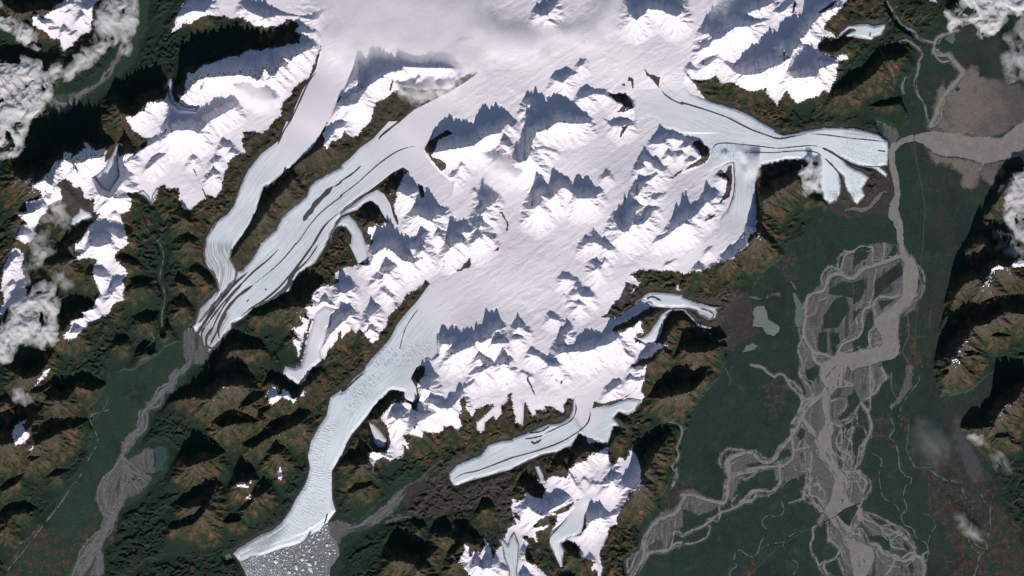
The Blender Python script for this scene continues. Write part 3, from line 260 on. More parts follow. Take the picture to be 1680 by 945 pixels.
CLOUDS = [  # (label, base height, thickness, density, outline)
("large bright cloud bank over the left edge of the dark valley", 17, 7, .26, "@00 -120,420 60,440 180,440 330,520 370,640 420,740 350,800 320,880 240,945 @01 200,60 180,180 100,260 -120,290"),
("bright slanting cloud in the upper left corner", 17, 6, .26, "@00 -120,-40 0,10 90,110 150,190 210,210 290,270 330,350 280,370 190,310 100,250 0,180 -120,130"),
("tall grey cloud streak above the narrow northern river", 17, 5, .17, "@00 800,-120 1080,-120 1050,150 1040,280 990,400 900,400 870,330 800,380 740,330 770,230 770,120"),
("small bright double cloud under the triangular snow peak", 17, 5, .24, "@00 340,600 370,520 460,500 500,550 600,490 620,400 740,370 860,330 850,370 760,450 700,520 640,540 590,560 540,600 420,615"),
("broad cloud bank over the left edge below the snow ridges", 17, 6, .22, "@02 -120,600 60,560 180,440 280,330 350,280 430,350 440,500 420,620 460,700 420,780 300,820 240,760 180,760 120,830 60,900 -120,945"),
("faint brownish cloud wisp over the western slopes", 17, 4, .08, "@01 390,650 480,640 540,720 500,860 400,945 @02 430,60 330,120 300,250 230,300 210,180 240,80 250,0 @01 240,945 290,820"),
("thin small cloud wisp above the dark western valley", 17, 3, .1, "@02 410,200 480,170 520,240 560,310 520,370 470,340 430,280"),
("small pale cloud puff beside the western brown ridges", 14, 3, .14, "@03 110,200 150,110 210,140 240,230 200,275 140,240"),
("wide broken cloud covering the upper right corner", 19, 8, .22, "@50 710,130 800,60 880,-80 1500,-80 1500,250 1323,120 1200,100 1100,200 1060,260 1000,280 900,200 830,230 740,220"),
("thin veil of cloud fragments along the right edge north of the lake", 19, 4, .1, "@50 1180,300 1323,130 1500,120 1500,760 1323,640 1200,620 1150,500"),
("broken cloud patch over the right edge south of the lake", 15, 5, .2, "@51 1130,620 1140,500 1200,470 1323,390 1500,360 1500,900 1323,930 1240,820 1160,740"),
("faint scattered cloud above the dark eastern ridge", 15, 4, .08, "@51 1100,880 1180,850 1323,830 @52 1323,60 1240,120 1180,60 1120,30"),
("compact white cloud puff on the dark headland between glacier lobes", 14, 5, .3, "@41 910,340 960,290 1010,300 1030,360 1060,440 1080,530 1020,520 970,550 910,540 930,450 900,400"),
("thin bright cloud over the small glacier junction", 16, 3, .12, "@41 330,280 480,250 590,280 590,360 560,430 480,420 380,330"),
("soft round grey cloud over the north-west snowfield", 30, 5, .14, "@10 560,600 680,620 760,700 820,800 860,890 760,900 620,860 520,780 480,720"),
("smooth dull smoke sheet over the reddish eastern wetland", 8, 3, .035, "@53 450,390 560,400 680,500 780,520 790,640 740,760 640,800 540,760 450,660 420,540"),
("small bright cloud streak beside the eastern orange slopes", 12, 3, .14, "@53 880,530 930,515 990,570 1040,615 980,620 920,590"),
("short faint cloud streak on the green eastern foothills", 12, 2.5, .1, "@53 1060,680 1120,665 1180,740 1240,800 1220,830 1140,800"),
("pale small cloud among the eastern wetland creeks", 8, 2.5, .06, "@54 800,500 860,490 930,560 1000,600 990,680 900,620 820,560"),
("cloud tatters clinging to the ridge north of the striped glacier", 30, 4, .16, "@20 470,700 560,690 700,640 860,640 930,620 900,690 760,760 640,820 540,830 500,780"),
("thin cloud patch over the shadowed peaks beside the striped glacier", 34, 4, .1, "@21 1120,350 1230,280 1323,300 1400,420 1323,520 1240,540 1130,480"),
("smooth pale cloud sheet resting on the northern icefield", 32, 6, .055, "@30 -300,100 0,140 150,150 400,180 600,80 780,-60 860,-100 880,160 860,280 760,340 680,420 560,440 400,430 260,520 100,560 -200,500 -400,300"),
("smooth lilac haze over the upper ends of the two western glaciers", 30, 5, .045, "@g 500,-60 640,-60 800,-20 840,60 800,140 740,150 640,110 570,130 520,90"),
("grey cloud over the shaded north-eastern snow basin", 36, 4, .1, "@40 200,0 380,-80 400,60 340,180 220,160 180,90"),
]
BASE = "560,60,24 520,180,20 480,240,16 440,300,12 400,360,9 365,410,7 375,445,6 360,495,3.5 330,550,1 800,130,24 700,200,19 620,250,15 560,310,11 490,380,8 430,440,6 380,490,4 345,560,1 900,60,27 1000,60,26 680,60,26 900,250,26 1000,330,23 850,440,22 740,490,17 680,540,13 640,600,10 590,640,8 550,700,6 540,770,4 520,830,2 470,890,1 1080,100,22 1080,170,14 1200,210,10 1300,230,6.5 1400,240,3 1460,260,1 1222,330,9 1190,400,14 1100,350,19 1000,450,22 950,560,20 1000,520,16 850,560,21 780,560,21 700,620,18 760,640,18 900,630,17 955,680,10 880,730,7 800,765,4.5 740,800,2 1100,490,8 1180,515,4 1120,520,6 600,480,14 600,400,13 640,340,16 700,330,18 540,540,11 500,610,5 1150,30,24 1250,60,20 1330,100,14 1400,50,7 1430,60,4 1450,120,2 1480,150,.5 1550,200,.4 1680,200,.4 330,70,1 420,60,3 250,90,.5 340,130,8 450,60,8 400,190,17 300,220,17 340,300,13 220,270,9 150,280,8 100,330,5 60,400,4 20,480,4 120,480,1 170,420,6 200,380,7 150,400,3 190,500,5 120,540,3 60,600,1 20,650,1 60,710,6 30,300,.5 100,220,.4 30,200,.4 150,160,.4 200,120,.4 110,40,8 140,70,6 60,60,1 200,40,.5 260,500,1 270,400,2 240,340,4 250,450,1.5 270,560,.5 220,600,.5 180,680,.4 200,800,.4 100,850,.4 250,850,.5 330,850,.6 350,700,1 400,620,2 470,700,3 430,770,2 380,800,1 300,760,.6 480,560,2 450,560,2 600,720,4 650,700,7 620,780,1.5 700,820,1 600,850,.5 640,900,.4 700,880,.6 780,850,2 780,920,3 840,860,4 850,940,6 900,840,8 880,900,6 960,800,13 930,860,9 920,920,4 1000,900,10 1020,830,8 1050,720,5 1060,640,6 1070,690,2 1080,600,4 1040,780,4 1100,600,2 1150,600,1 1120,680,.6 1060,860,1 1250,430,3 1300,360,3 1280,300,5 1340,310,3 1380,350,.5 1250,500,.4 1150,700,.4 1300,550,.4 1300,700,.4 1500,500,.4 1450,700,.4 1500,800,.4 1650,900,.4 1560,420,.5 1620,400,1 1660,480,4 1600,520,2 1560,600,1 1620,560,1.5 1670,700,2 1600,700,.4 1650,800,1.5 1640,620,.5 1300,150,6 1380,170,2 1440,170,1 1400,130,1 1320,180,3 1500,80,1 1450,20,5 1600,60,1 1550,20,3"
FAINT = [("@02 1200,740 1180,700 1180,650",1),("@01 1130,830 1200,900 1240,945",1.2),("@03 700,440 800,340 840,250",1),("@50 200,380 300,560 320,660",1),("@43 330,20 370,100 360,150",1.2),("@33 1200,455 1280,465 1320,520",1),("@50 120,0 300,60 320,120",1),("@50 370,150 400,90 460,60",1),("@50 450,200 480,150 540,120",1),("@50 500,190 540,150 560,120",1),("@53 430,460 420,560 410,640 440,720",1.2),("@54 440,30 480,100 560,110 600,130 700,190",1.4),("@54 540,460 600,480 640,560",1),("@53 300,60 300,180 340,260",1),("@24 540,235 620,180 760,60 800,60",1.2),("@41 1000,250 1001,251",.5),("@52 600,520 590,640",.8),("@52 420,560 430,700 390,800 390,860 440,940",1.6)]
BERG_LABELS = [
"square white iceberg alone in the left middle of the lake","blocky white iceberg left of the largest one in the lake","largest iceberg in the lake, a broad white block near the bottom edge","long white iceberg just above the largest one","slender tilted iceberg in the middle of the lake","rounded white iceberg left of centre at the bottom edge of the lake","white iceberg right of the long iceberg","blue-white iceberg near the right shore below the brash ice","pointed iceberg just below the glacier front notch","small pale iceberg above the slender tilted one","pale iceberg close under the middle of the glacier front","pale iceberg right of the square white one","lone narrow iceberg near the right shore of the lake","rightmost small iceberg beside the right shore","small iceberg below the lone narrow one in the lake","upper of two small icebergs beside the right shore","little iceberg left of the lone narrow one near the right shore"]
SKY = .058; SUN = 4.0; EXPO = .45
TRUNK = ["@51 1323,150 1100,200 800,180 500,120 400,140 330,190 290,230 300,350 345,480 350,600 320,700 350,850 370,945 @52 385,100 450,200 460,350 380,470 270,560 270,700 290,800 200,860 0,880 @42 1200,920 @43 1080,100 1110,200 1120,350 1120,500 1080,640 1150,750 1230,850 1240,945 @44 1240,300 1200,450 1200,550 1280,700 1323,800 @54 0,600 60,750 120,850 60,945",
 "@43 1323,480 1300,700 1290,900 @44 1290,150 1250,400 1180,500","@43 1000,760 1010,945 @44 1000,250 1040,340 1100,450", "@54 60,450 160,560 330,640 420,720 470,800","@43 930,560 900,760 960,820","@12 170,690 180,800 160,930","@12 230,700 260,850 240,900","@03 960,740 900,850 830,945 @04 850,300 810,450 830,500 760,700 640,900","@03 980,740 1080,860 1120,900","@03 1000,770 1000,945 @04 960,350","@13 1323,540 1250,620","@24 0,590 200,540 420,360 540,240","@24 0,560 60,600","@50 860,600 680,900 @51 640,40","@50 950,650 850,945 @51 850,60","@53 840,450 900,830","@53 800,430 1000,850"]
# ---------------------------------------------------------------- raster helpers
X0, X1, Y0, Y1 = -64, 1744, -64, 1008
NX, NY = X1-X0+1, Y1-Y0+1
gx = np.arange(X0, X1+1, dtype=F); gy = np.arange(Y0, Y1+1, dtype=F)
GX, GY = np.meshgrid(gx, gy)

def h2(ix, iy, seed):
    n = (ix.astype(np.uint32)*np.uint32(374761393) + iy.astype(np.uint32)*np.uint32(668265263) + np.uint32(seed*2246822519 % 4294967296))
    n = (n ^ (n >> np.uint32(13)))*np.uint32(1274126177)
    n = n ^ (n >> np.uint32(16))
    return n
from concurrent.futures import ThreadPoolExecutor
POOL = ThreadPoolExecutor(4)
def vnoise(x, y, seed=0):
    "gradient noise in about -1..1"
    x = np.asarray(x, F); y = np.asarray(y, F)
    if x.ndim == 2 and x.shape == y.shape and x.shape[0] > 256:
        cut = np.linspace(0, x.shape[0], 17).astype(int)
        return np.concatenate(list(POOL.map(lambda k: vnoise1(x[cut[k]:cut[k+1]], y[cut[k]:cut[k+1]], seed), range(16))))
    return vnoise1(x, y, seed)
def vnoise1(x, y, seed):
    fx0 = np.floor(x); fy0 = np.floor(y)
    ix = fx0.astype(np.int32); iy = fy0.astype(np.int32)
    fx = x-fx0; fy = y-fy0
    ux = fx*fx*fx*(fx*(fx*6-15)+10); uy = fy*fy*fy*(fy*(fy*6-15)+10)
    def g(dx, dy):
        a = h2(ix+dx, iy+dy, seed).astype(F)*F(2*math.pi/4294967296.0)
        return np.cos(a)*(fx-dx)+np.sin(a)*(fy-dy)
    a = g(0, 0); b = g(1, 0); c = g(0, 1); d = g(1, 1)
    return ((a+(b-a)*ux)+((c+(d-c)*ux)-(a+(b-a)*ux))*uy)*F(1.5)
def fbm(x, y, octv=4, seed=0, gain=.5):
    s = 0; a = 1.0; t = 0
    for i in range(octv):
        s = s+a*vnoise(x*2**i+i*17.3, y*2**i-i*9.1, seed+i); t += a; a *= gain
    return (s/t).astype(F)
def ridged(x, y, octv=4, seed=0, gain=.5):
    s = 0; a = 1.0; t = 0
    for i in range(octv):
        s = s+a*(1-np.abs(vnoise(x*2**i+i*7.3, y*2**i-i*19.1, seed+i))*1.6); t += a; a *= gain
    return np.clip(s/t, 0, 1).astype(F)
def sstep(a, b, x):
    t = np.clip((x-a)/(b-a), 0, 1); return t*t*(3-2*t)
def mix(a, b, t): return a+(b-a)*t

def win(xa, xb, ya, yb):
    i0 = max(0, int(xa-X0)); i1 = min(NX, int(xb-X0)+2); j0 = max(0, int(ya-Y0)); j1 = min(NY, int(yb-Y0)+2)
    return i0, i1, j0, j1
def seg_dist(px, py, a, b):
    dx, dy = b[0]-a[0], b[1]-a[1]; L = dx*dx+dy*dy+1e-9
    t = np.clip(((px-a[0])*dx+(py-a[1])*dy)/L, 0, 1)
    return np.hypot(px-(a[0]+t*dx), py-(a[1]+t*dy)), t
def add_line(fld, pts, w0, w1, R=6, taper=False):
    n = len(pts)-1
    for k in range(n):
        a, b = pts[k], pts[k+1]
        i0, i1, j0, j1 = win(min(a[0], b[0])-R-w0, max(a[0], b[0])+R+w0, min(a[1], b[1])-R-w0, max(a[1], b[1])+R+w0)
        if i0 >= i1 or j0 >= j1: continue
        d, t = seg_dist(GX[j0:j1, i0:i1], GY[j0:j1, i0:i1], a, b)
        u_ = (k+t)/n
        w = w0+(w1-w0)*u_ if not taper else w0*np.clip(np.minimum(u_, 1-u_)*7+.12, 0, 1)*(1+.14*np.sin(u_*23+w0*9))
        fld[j0:j1, i0:i1] = np.maximum(fld[j0:j1, i0:i1], (w-d).astype(F))
def smooth_line(pts, n=4):
    out = []
    for k in range(len(pts)-1):
        p0 = pts[max(k-1, 0)]; p1 = pts[k]; p2 = pts[k+1]; p3 = pts[min(k+2, len(pts)-1)]
        for j in range(n):
            t = j/n
            out.append(tuple(.5*((2*p1[c])+(-p0[c]+p2[c])*t+(2*p0[c]-5*p1[c]+4*p2[c]-p3[c])*t*t+(-p0[c]+3*p1[c]-3*p2[c]+p3[c])*t**3) for c in (0, 1)))
    out.append(pts[-1]); return out
def poly_sdf(fld, pts, R=10):
    "signed distance, positive inside, unioned into fld"
    xs = [p[0] for p in pts]; ys = [p[1] for p in pts]
    i0, i1, j0, j1 = win(min(xs)-R, max(xs)+R, min(ys)-R, max(ys)+R)
    if i0 >= i1 or j0 >= j1: return
    wx = gx[i0:i1]; wy = gy[j0:j1]
    ins = np.zeros((j1-j0, i1-i0), bool); dist = np.full(ins.shape, R, F)
    n = len(pts)
    for k in range(n):
        a = pts[k]; b = pts[(k+1) % n]
        if a[1] != b[1]:
            lo, hi = (a, b) if a[1] < b[1] else (b, a)
            r = np.nonzero((wy >= lo[1]) & (wy < hi[1]))[0]
            if len(r):
                xi = lo[0]+(wy[r]-lo[1])*(hi[0]-lo[0])/(hi[1]-lo[1])
                ins[r] ^= wx[None, :] < xi[:, None]
        a0, a1, b0, b1 = win(min(a[0], b[0])-R, max(a[0], b[0])+R, min(a[1], b[1])-R, max(a[1], b[1])+R)
        a0 = max(a0, i0); a1 = min(a1, i1); b0 = max(b0, j0); b1 = min(b1, j1)
        if a0 < a1 and b0 < b1:
            d, _ = seg_dist(GX[b0:b1, a0:a1], GY[b0:b1, a0:a1], a, b)
            v = dist[b0-j0:b1-j0, a0-i0:a1-i0]; np.minimum(v, d, out=v)
    s = np.where(ins, dist, -dist)
    v = fld[j0:j1, i0:i1]; np.maximum(v, s, out=v)
def blur(a, r, n=2):
    for _ in range(n):
        for ax in (0, 1):
            p = np.pad(a, [(r+1, r) if i == ax else (0, 0) for i in (0, 1)], mode='edge')
            c = np.cumsum(p, axis=ax, dtype=np.float64)
            a = ((c[2*r+1:]-c[:-2*r-1]) if ax == 0 else (c[:, 2*r+1:]-c[:, :-2*r-1]))/(2*r+1)
            a = a.astype(F)
    return a
def new(v): return np.full((NY, NX), v, F)

# ---------------------------------------------------------------- masks from the traced outlines
nA = fbm(GX/9, GY/9, 4, 3); nB = fbm(GX/3.1, GY/3.1, 3, 11); nC = fbm(GX/40, GY/40, 4, 23); nD = fbm(GX/18, GY/18, 4, 37)
ice = []; ice_all = new(-10.)
for lab, k, poly, flow in ICE:
    f = new(-10.); poly_sdf(f, P(poly), 10); ice.append(f); np.maximum(ice_all, f, out=ice_all)
plain = new(-24.)
for s in PLAIN: poly_sdf(plain, P(s), 24)
plain = np.where(plain > -23, plain+nC*9+nA*3, plain)
snow = new(-8.)
for s in SNOW: poly_sdf(snow, P(s), 8)
rock = new(-6.)
for s in ROCK: poly_sdf(rock, P(s), 6)
THREADS = []
water = {}; water_all = new(-8.)
for name, (polys, lines) in WATER.items():
    f = new(-8.)
    for s in polys: poly_sdf(f, P(s), 8)
    for s in lines:
        w, rest = s.split(' ', 1); pts = smooth_line(P(rest)); add_line(f, pts, float(w)*.43, float(w)*.43)
    if name in ('river', 'western_river'):   # side threads that leave a channel and rejoin it
        rb = np.random.RandomState(5)
        src = [(float(s.split(' ', 1)[0]), s.split(' ', 1)[1], 1 if name == 'river' else 3) for s in lines if float(s.split(' ', 1)[0]) >= (2.5 if name == 'river' else 1.4)]
        if name == 'river': src += [(9., s, 4) for s in TRUNK[:5]]
        for w, s, cnt in src:
            p = smooth_line(P(s), 5); n = len(p)
            for c in range(cnt*max(1, n//22)):
                a = rb.randint(0, max(1, n-12)); b = min(n-1, a+rb.randint(10, 34)); seg = p[a:b+1]
                if len(seg) < 6: continue
                if seg[0][1] < 405 and seg[0][0] > 1445 and seg[0][1] > 195: continue
                amp = rb.choice([-1, 1])*(w*.5+rb.uniform(1.5, 4.5+w*.9)); ph = rb.rand()*6; q = []
                for i, pt in enumerate(seg):
                    pr = seg[max(i-1, 0)]; nx_ = seg[min(i+1, len(seg)-1)]; L = math.hypot(nx_[0]-pr[0], nx_[1]-pr[1])+1e-6; t = i/(len(seg)-1)
                    o = amp*math.sin(math.pi*t)**.7*(1+.35*math.sin(t*7+ph))+.8*math.sin(t*23+ph)
                    q.append((pt[0]-(nx_[1]-pr[1])/L*o, pt[1]+(nx_[0]-pr[0])/L*o))
                ww = rb.choice([.35, .45, .6, .85]); THREADS.append((q, ww)); add_line(f, q, ww, ww*.7)
        f += np.where(f > -4, nD*1.1*(w > 0), 0).astype(F)
    if name == 'river':
        isl = new(-4.); poly_sdf(isl, P("@44 1195,470 1250,425 1323,398 @54 20,393 42,420 5,490 @44 1290,562 1255,540 1220,500"), 4); poly_sdf(isl, P("@g 1391,600 1400,612 1420,606 1412,622 1396,630 1382,622"), 4); f = np.minimum(f, -isl)
    water[name] = f; np.maximum(water_all, f, out=water_all)
grav = [new(-8.), new(-8.), new(-8.), new(-8.)]
for k, s in GRAVEL: poly_sdf(grav[k], P(s), 8)
green = new(-5.)
for s in GREEN: poly_sdf(green, P(s), 5)
rust = new(-8.)
for s in RUST: poly_sdf(rust, P(s), 8)
# gravel bars follow the channels
for q, ww in THREADS: add_line(grav[0], q, ww+1.6, ww+1.6)
for s in WATER['river'][1]:
    w, rest = s.split(' ', 1); w = float(w); add_line(grav[0], smooth_line(P(rest)), w*.7+.4, w*.7+.4)
for s in WATER['western_river'][1][:9]:
    w, rest = s.split(' ', 1); w = float(w); add_line(grav[0], smooth_line(P(rest)), w*1.1+.5, w*1.1+.5)
plain = np.maximum(plain, np.where(water_all > -6, water_all, -24))
plain = np.maximum(plain, np.where(np.maximum(grav[0], grav[1]) > -6, np.maximum(grav[0], grav[1]), -24))

# ---------------------------------------------------------------- currents: streaks that follow the channels
c2 = np.full((NY, NX), -.02, F); s2_ = np.zeros((NY, NX), F)
def add_dir(s, w=1., R=26):
    pts = P(s)
    for a, b in zip(pts[:-1], pts[1:]):
        i0, i1, j0, j1 = win(min(a[0], b[0])-R, max(a[0], b[0])+R, min(a[1], b[1])-R, max(a[1], b[1])+R)
        if i0 >= i1 or j0 >= j1: continue
        d, t = seg_dist(GX[j0:j1, i0:i1], GY[j0:j1, i0:i1], a, b); th = math.atan2(b[1]-a[1], b[0]-a[0])
        q = w*np.clip(1-d/R, 0, 1)**2/(d*d+6)
        c2[j0:j1, i0:i1] += q*math.cos(2*th); s2_[j0:j1, i0:i1] += q*math.sin(2*th)
for s in WATER['river'][1]+WATER['western_river'][1]: add_dir(s.split(' ', 1)[1])
for s in TRUNK: add_dir(s, 3., 40)
th = .5*np.arctan2(blur(s2_, 2, 1), blur(c2, 2, 1)); DX = np.cos(th).astype(F); DY = np.sin(th).astype(F)
def streaks(src, L):
    out = src.copy()
    for sg in (-1, 1):
        x = GX-X0; y = GY-Y0; dx = DX*sg; dy = DY*sg
        for _ in range(L):
            x = np.clip(x+dx, 0, NX-1); y = np.clip(y+dy, 0, NY-1)
            i = x.astype(np.int32); j = y.astype(np.int32)
            nx_ = DX[j, i]; ny_ = DY[j, i]; fl = np.sign(nx_*dx+ny_*dy); fl[fl == 0] = 1
            dx = nx_*fl; dy = ny_*fl; out += src[j, i]
    return out/(2*L+1)
rs0 = np.random.RandomState(3)
wn1 = rs0.randn(NY, NX).astype(F)
lic1 = streaks(wn1, 11); lic1 /= lic1.std()
lic2 = streaks(blur(rs0.randn(NY, NX).astype(F), 1, 2), 20); lic2 /= lic2.std()
lic3 = streaks(blur(rs0.randn(NY, NX).astype(F), 3, 2), 26); lic3 /= lic3.std()

# ---------------------------------------------------------------- relief
def idw(s, st=8, p=3.2):
    c = np.array([[float(v) for v in q.split(',')] for q in s.split()], F)
    xs = np.arange(X0, X1+st, st, dtype=F); ys = np.arange(Y0, Y1+st, st, dtype=F)
    A, B = np.meshgrid(xs, ys)
    num = 0; den = 0
    for x, y, z in c:
        w = 1/((A-x)**2+(B-y)**2+60)**(p/2); num = num+w*z; den = den+w
    q = num/den
    u = (gx-X0)/st; v = (gy-Y0)/st
    iu = np.minimum(u.astype(int), len(xs)-2); iv = np.minimum(v.astype(int), len(ys)-2)
    fu = (u-iu)[None, :]; fv = (v-iv)[:, None]
    a = q[iv][:, iu]; b = q[iv][:, iu+1]; c2 = q[iv+1][:, iu]; d = q[iv+1][:, iu+1]
    return ((a*(1-fu)+b*fu)*(1-fv)+(c2*(1-fu)+d*fu)*fv).astype(F)
base = blur(idw(BASE), 9, 3)
flat = sstep(-22, -1, plain)
base = mix(base, F(.38), flat)

sh = new(-4.)
for s in SHADE: poly_sdf(sh, P(s), 4)
M = (sh + nB*1.3 + nA*.8) > 0
M[0, :] = False; M[-1, :] = False
# every shaded run of a column (north to south) is cast by a crest at its southern end
runs = []
for i in range(NX):
    m = M[:, i]; d = np.diff(m.astype(np.int8))
    top = np.nonzero(d == 1)[0]+1; bot = np.nonzero(d == -1)[0]
    runs += [(i, t, b) for t, b in zip(top, bot)]
RI, RT, RB = np.array(runs, np.int32).T
spike = (.84+.26*ridged(GX[0]/8, GX[0]*0+3.3, 2, 77)+.10*np.maximum(0, 1-np.abs(vnoise(GX[0]/5.3, GX[0]*0+.7, 79))*2.2)).astype(F)[RI]
def crests(ground):
    "height each crest needs so that its shadow ends where the survey shows it"
    zc = ground[np.maximum(RT-1, 0), RI]+(RB-RT+1)*TAN*spike
    c = np.full((NY, NX), -50, F); np.maximum.at(c, (RB, RI), zc.astype(F)); return c, zc
wob = (.55+.9*ridged(GX/9+nA*.4, GY/16, 3, 401)).astype(F)
def sweep(r0, down, keepf, s):
    "let every crest fall away: steep under the crest, gentle at the foot"
    r = r0.copy(); o = -1 if down else 1
    for j in (range(1, NY) if down else range(NY-2, -1, -1)):
        p = r[j+o]; w = s*wob[j]; row = r[j]
        if down: keepf = SK[j]
        np.maximum(row, p*keepf-w, out=row)
        k2 = (keepf**1.6)*np.ones(NX, F); w2 = 1.5*w
        np.maximum(row[1:], p[:-1]*k2[1:]-w2[1:], out=row[1:]); np.maximum(row[:-1], p[1:]*k2[:-1]-w2[:-1], out=row[:-1])
    return r
ground0 = base
SK = mix(.974, .950, sstep(-3, 3, snow)).astype(F)
for it in range(2):
    cone, zcr = crests(ground0)
    rel0 = np.where(cone > -40, np.maximum(cone-base, 0), 0).astype(F)
    south = sweep(rel0, True, SK, .115); north = sweep(rel0, False, .93, .42)
    rel = np.maximum(south, north)
    for _ in range(14):   # sideways slopes of the ridge ends
        rel[:, 1:] = np.maximum(rel[:, 1:], rel[:, :-1]*.93-.45); rel[:, :-1] = np.maximum(rel[:, :-1], rel[:, 1:]*.93-.45)
    soft = blur(rel, 2, 2); crest = sstep(.5, 5, blur((rel0 > .1).astype(F)*20, 2, 1))
    rel = mix(rel, soft, (south > north+.3)*.75*(1-crest))
    tent = base+rel
    ground0 = base+np.clip(rel, 0, 14)
# the hidden side of a mountain stays below the line of the sun over its crest
cap = np.full((NY, NX), 90, F)
for i, t, b, zc in zip(RI, RT, RB, zcr):
    L = b-t
    if L > 1: cap[t:b, i] = zc-(np.arange(L, 0, -1))*TAN-.35
low = np.maximum(ice_all, np.maximum(plain, np.maximum(grav[2]-2, -24)))          # valley floors and ice
out_d = np.clip(-low, 0, 40)
iceout = np.clip(-ice_all, 0, 10); plout = np.clip(-np.maximum(plain, -24), 0, 24)
room = np.minimum(np.where(iceout >= 9.9, 60, iceout*1.5), np.where(plout >= 23.9, 60, plout*1.35))
hill = (1-flat)*sstep(0, 10, iceout)*sstep(0, 20, plout+4)
snowm = sstep(-3, 3, snow)
rough = 3.0+7.0*ridged(GX/46+nC*.6, GY/46, 3, 51)*(1-.0*snowm)
shm = sstep(-3, 2, sh)
bumps = hill*(1-snowm)*(1-shm)*(ridged((GX*.87-GY*.5)/78+.9*nD, (GX*.5+GY*.87)/34-.8*nD+.2*nA, 4, 61, .45)-.35)*6.5
wave = (fbm((GX*.8-GY*.6)/55+.6*nD, (GX*.6+GY*.8)/8+.9*nD, 4, 701, .55)).astype(F)
bumps += hill*snowm*(fbm(GX/36+nD*.5, GY/30, 3, 91))*.9
z = np.maximum(base+np.clip(bumps, -1, 20)*(base > .5), np.minimum(tent, base+room))
z = np.where(base+room < z, base+room, z).astype(F)
z = .6*z+.4*blur(z, 1, 1)
z = np.minimum(z, np.maximum(cap, base*.25))

def par(fn, *arrs):
    cut = np.linspace(0, NY, 17).astype(int)
    res = list(POOL.map(lambda k: fn(*[a[cut[k]:cut[k+1]] for a in arrs]), range(16)))
    return [np.concatenate(r) for r in zip(*res)]
def gullies(z, octv, period, amp, mask, seed):
    "branching drainage gullies that run down the local slope"
    gy_, gx_ = np.gradient(blur(z, 4, 2))
    tot = np.zeros_like(z); f = 1.0/period
    for o in range(octv):
        L = np.sqrt(gx_*gx_+gy_*gy_)+1e-4
        sx = -gy_/L; sy = gx_/L
        st = np.clip(L*2.2-.22, 0, 1)
        def cells(X, Y, sx, sy, f=f, o=o):
            px = X*F(f); py = Y*F(f); cx = np.floor(px); cy = np.floor(py); hs = 0; ws = 0; ds = 0
            for dy in (-1, 0, 1):
                for dx in (-1, 0, 1):
                    r = h2((cx+dx).astype(np.int32), (cy+dy).astype(np.int32), seed+o)
                    ox = (r & np.uint32(1023)).astype(F)/1023; oy = ((r >> np.uint32(10)) & np.uint32(1023)).astype(F)/1023
                    vx = px-(cx+dx+ox); vy = py-(cy+dy+oy)
                    w = np.exp(-2.2*(vx*vx+vy*vy)); ph = (vx*sx+vy*sy)*F(2*math.pi)
                    hs = hs+w*np.cos(ph); ds = ds-w*np.sin(ph); ws = ws+w
            return hs/ws, ds/ws
        hs, ds = par(cells, GX, GY, sx, sy)
        a = amp/(1.6**o)*st
        tot += a*hs
        gx_ = gx_+ds*sx*a*f*5.0; gy_ = gy_+ds*sy*a*f*5.0
        f *= 2
    return (tot*mask).astype(F)
em = np.clip(hill*1.2, 0, 1)*sstep(-.5, 3, iceout)
deb = sstep(-3, 1, grav[2]); gr0 = np.hypot(*np.gradient(blur(z, 2, 1)))
z = z+gullies(z, 4, 15.0, 1.5, em*mix(1.0, .85, snowm)*(1-.85*deb)*mix(.2, 1, sstep(2, 8, z)), 5)
z = z+em*nB*.16*mix(1, .6, snowm)*np.clip(gr0*2, .15, 1)
z = np.where(cap < 80, np.minimum(z, np.maximum(cap+.3, base*.25)), z)
z = np.maximum(z, np.where(flat > .5, .3, .5))
z = np.where(plain > -1.5, .38+nB*.06+nA*.05, z).astype(F)
# water lies in shallow beds, ice in troughs
wn = nB*.45
bars = sstep(.9, 1.5, lic2)*sstep(.8, 2.5, water['river'])*12*(1-sstep(1500, 1520, GX))*sstep(560, 620, GY)*sstep(-.5, .3, nC+nD)
bed = sstep(-.7, .7, water_all+wn+nA*(.7+1.6*sstep(.5, 4, water_all+3))+.25*lic1-bars*(1-sstep(-9, -5, -water['river'])*0))
z = z-bed*.75
z = z+wave*.55*np.maximum(snowm, .0)*sstep(8, 13, base)*mix(1., .75, sstep(0, 3, ice_all))
icez = []
for k, f in enumerate(ice):
    e = f+nB*.55
    fz = 1-np.maximum(sstep(11, 18.5, base), np.maximum(sstep(-4, 7, snow)*sstep(7.5, 10.5, base)*(GY > 600), np.maximum(sstep(325, 400, GY+nA*6)*(GX > 1150)*(GX < 1262)*(GY < 470), (1-sstep(1125, 1190, GX+nA*6))*(GY > 218)*(GX > 1080)*(GY < 340))))
    s = base+.25+np.clip(e, 0, 5)*.28*fz+np.where(e < 0, e*1.2, 0)+.05*nA*np.clip(e, 0, 1)
    icez.append(mix(s, z+.05, (1-fz)).astype(F))
fz = 1-np.maximum(sstep(11, 18.5, base), np.maximum(sstep(-4, 7, snow)*sstep(7.5, 10.5, base)*(GY > 600), np.maximum(sstep(325, 400, GY+nA*6)*(GX > 1150)*(GX < 1262)*(GY < 470), (1-sstep(1125, 1190, GX+nA*6))*(GY > 218)*(GX > 1080)*(GY < 340))))
zl = np.where(ice_all > -1, np.minimum(z, base+.1+np.clip(-ice_all, 0, 1)*.5), z)
zl = zl-sstep(0, 2.5, ice_all)*1.2
z = mix(z, zl, fz)
z = z.astype(F)

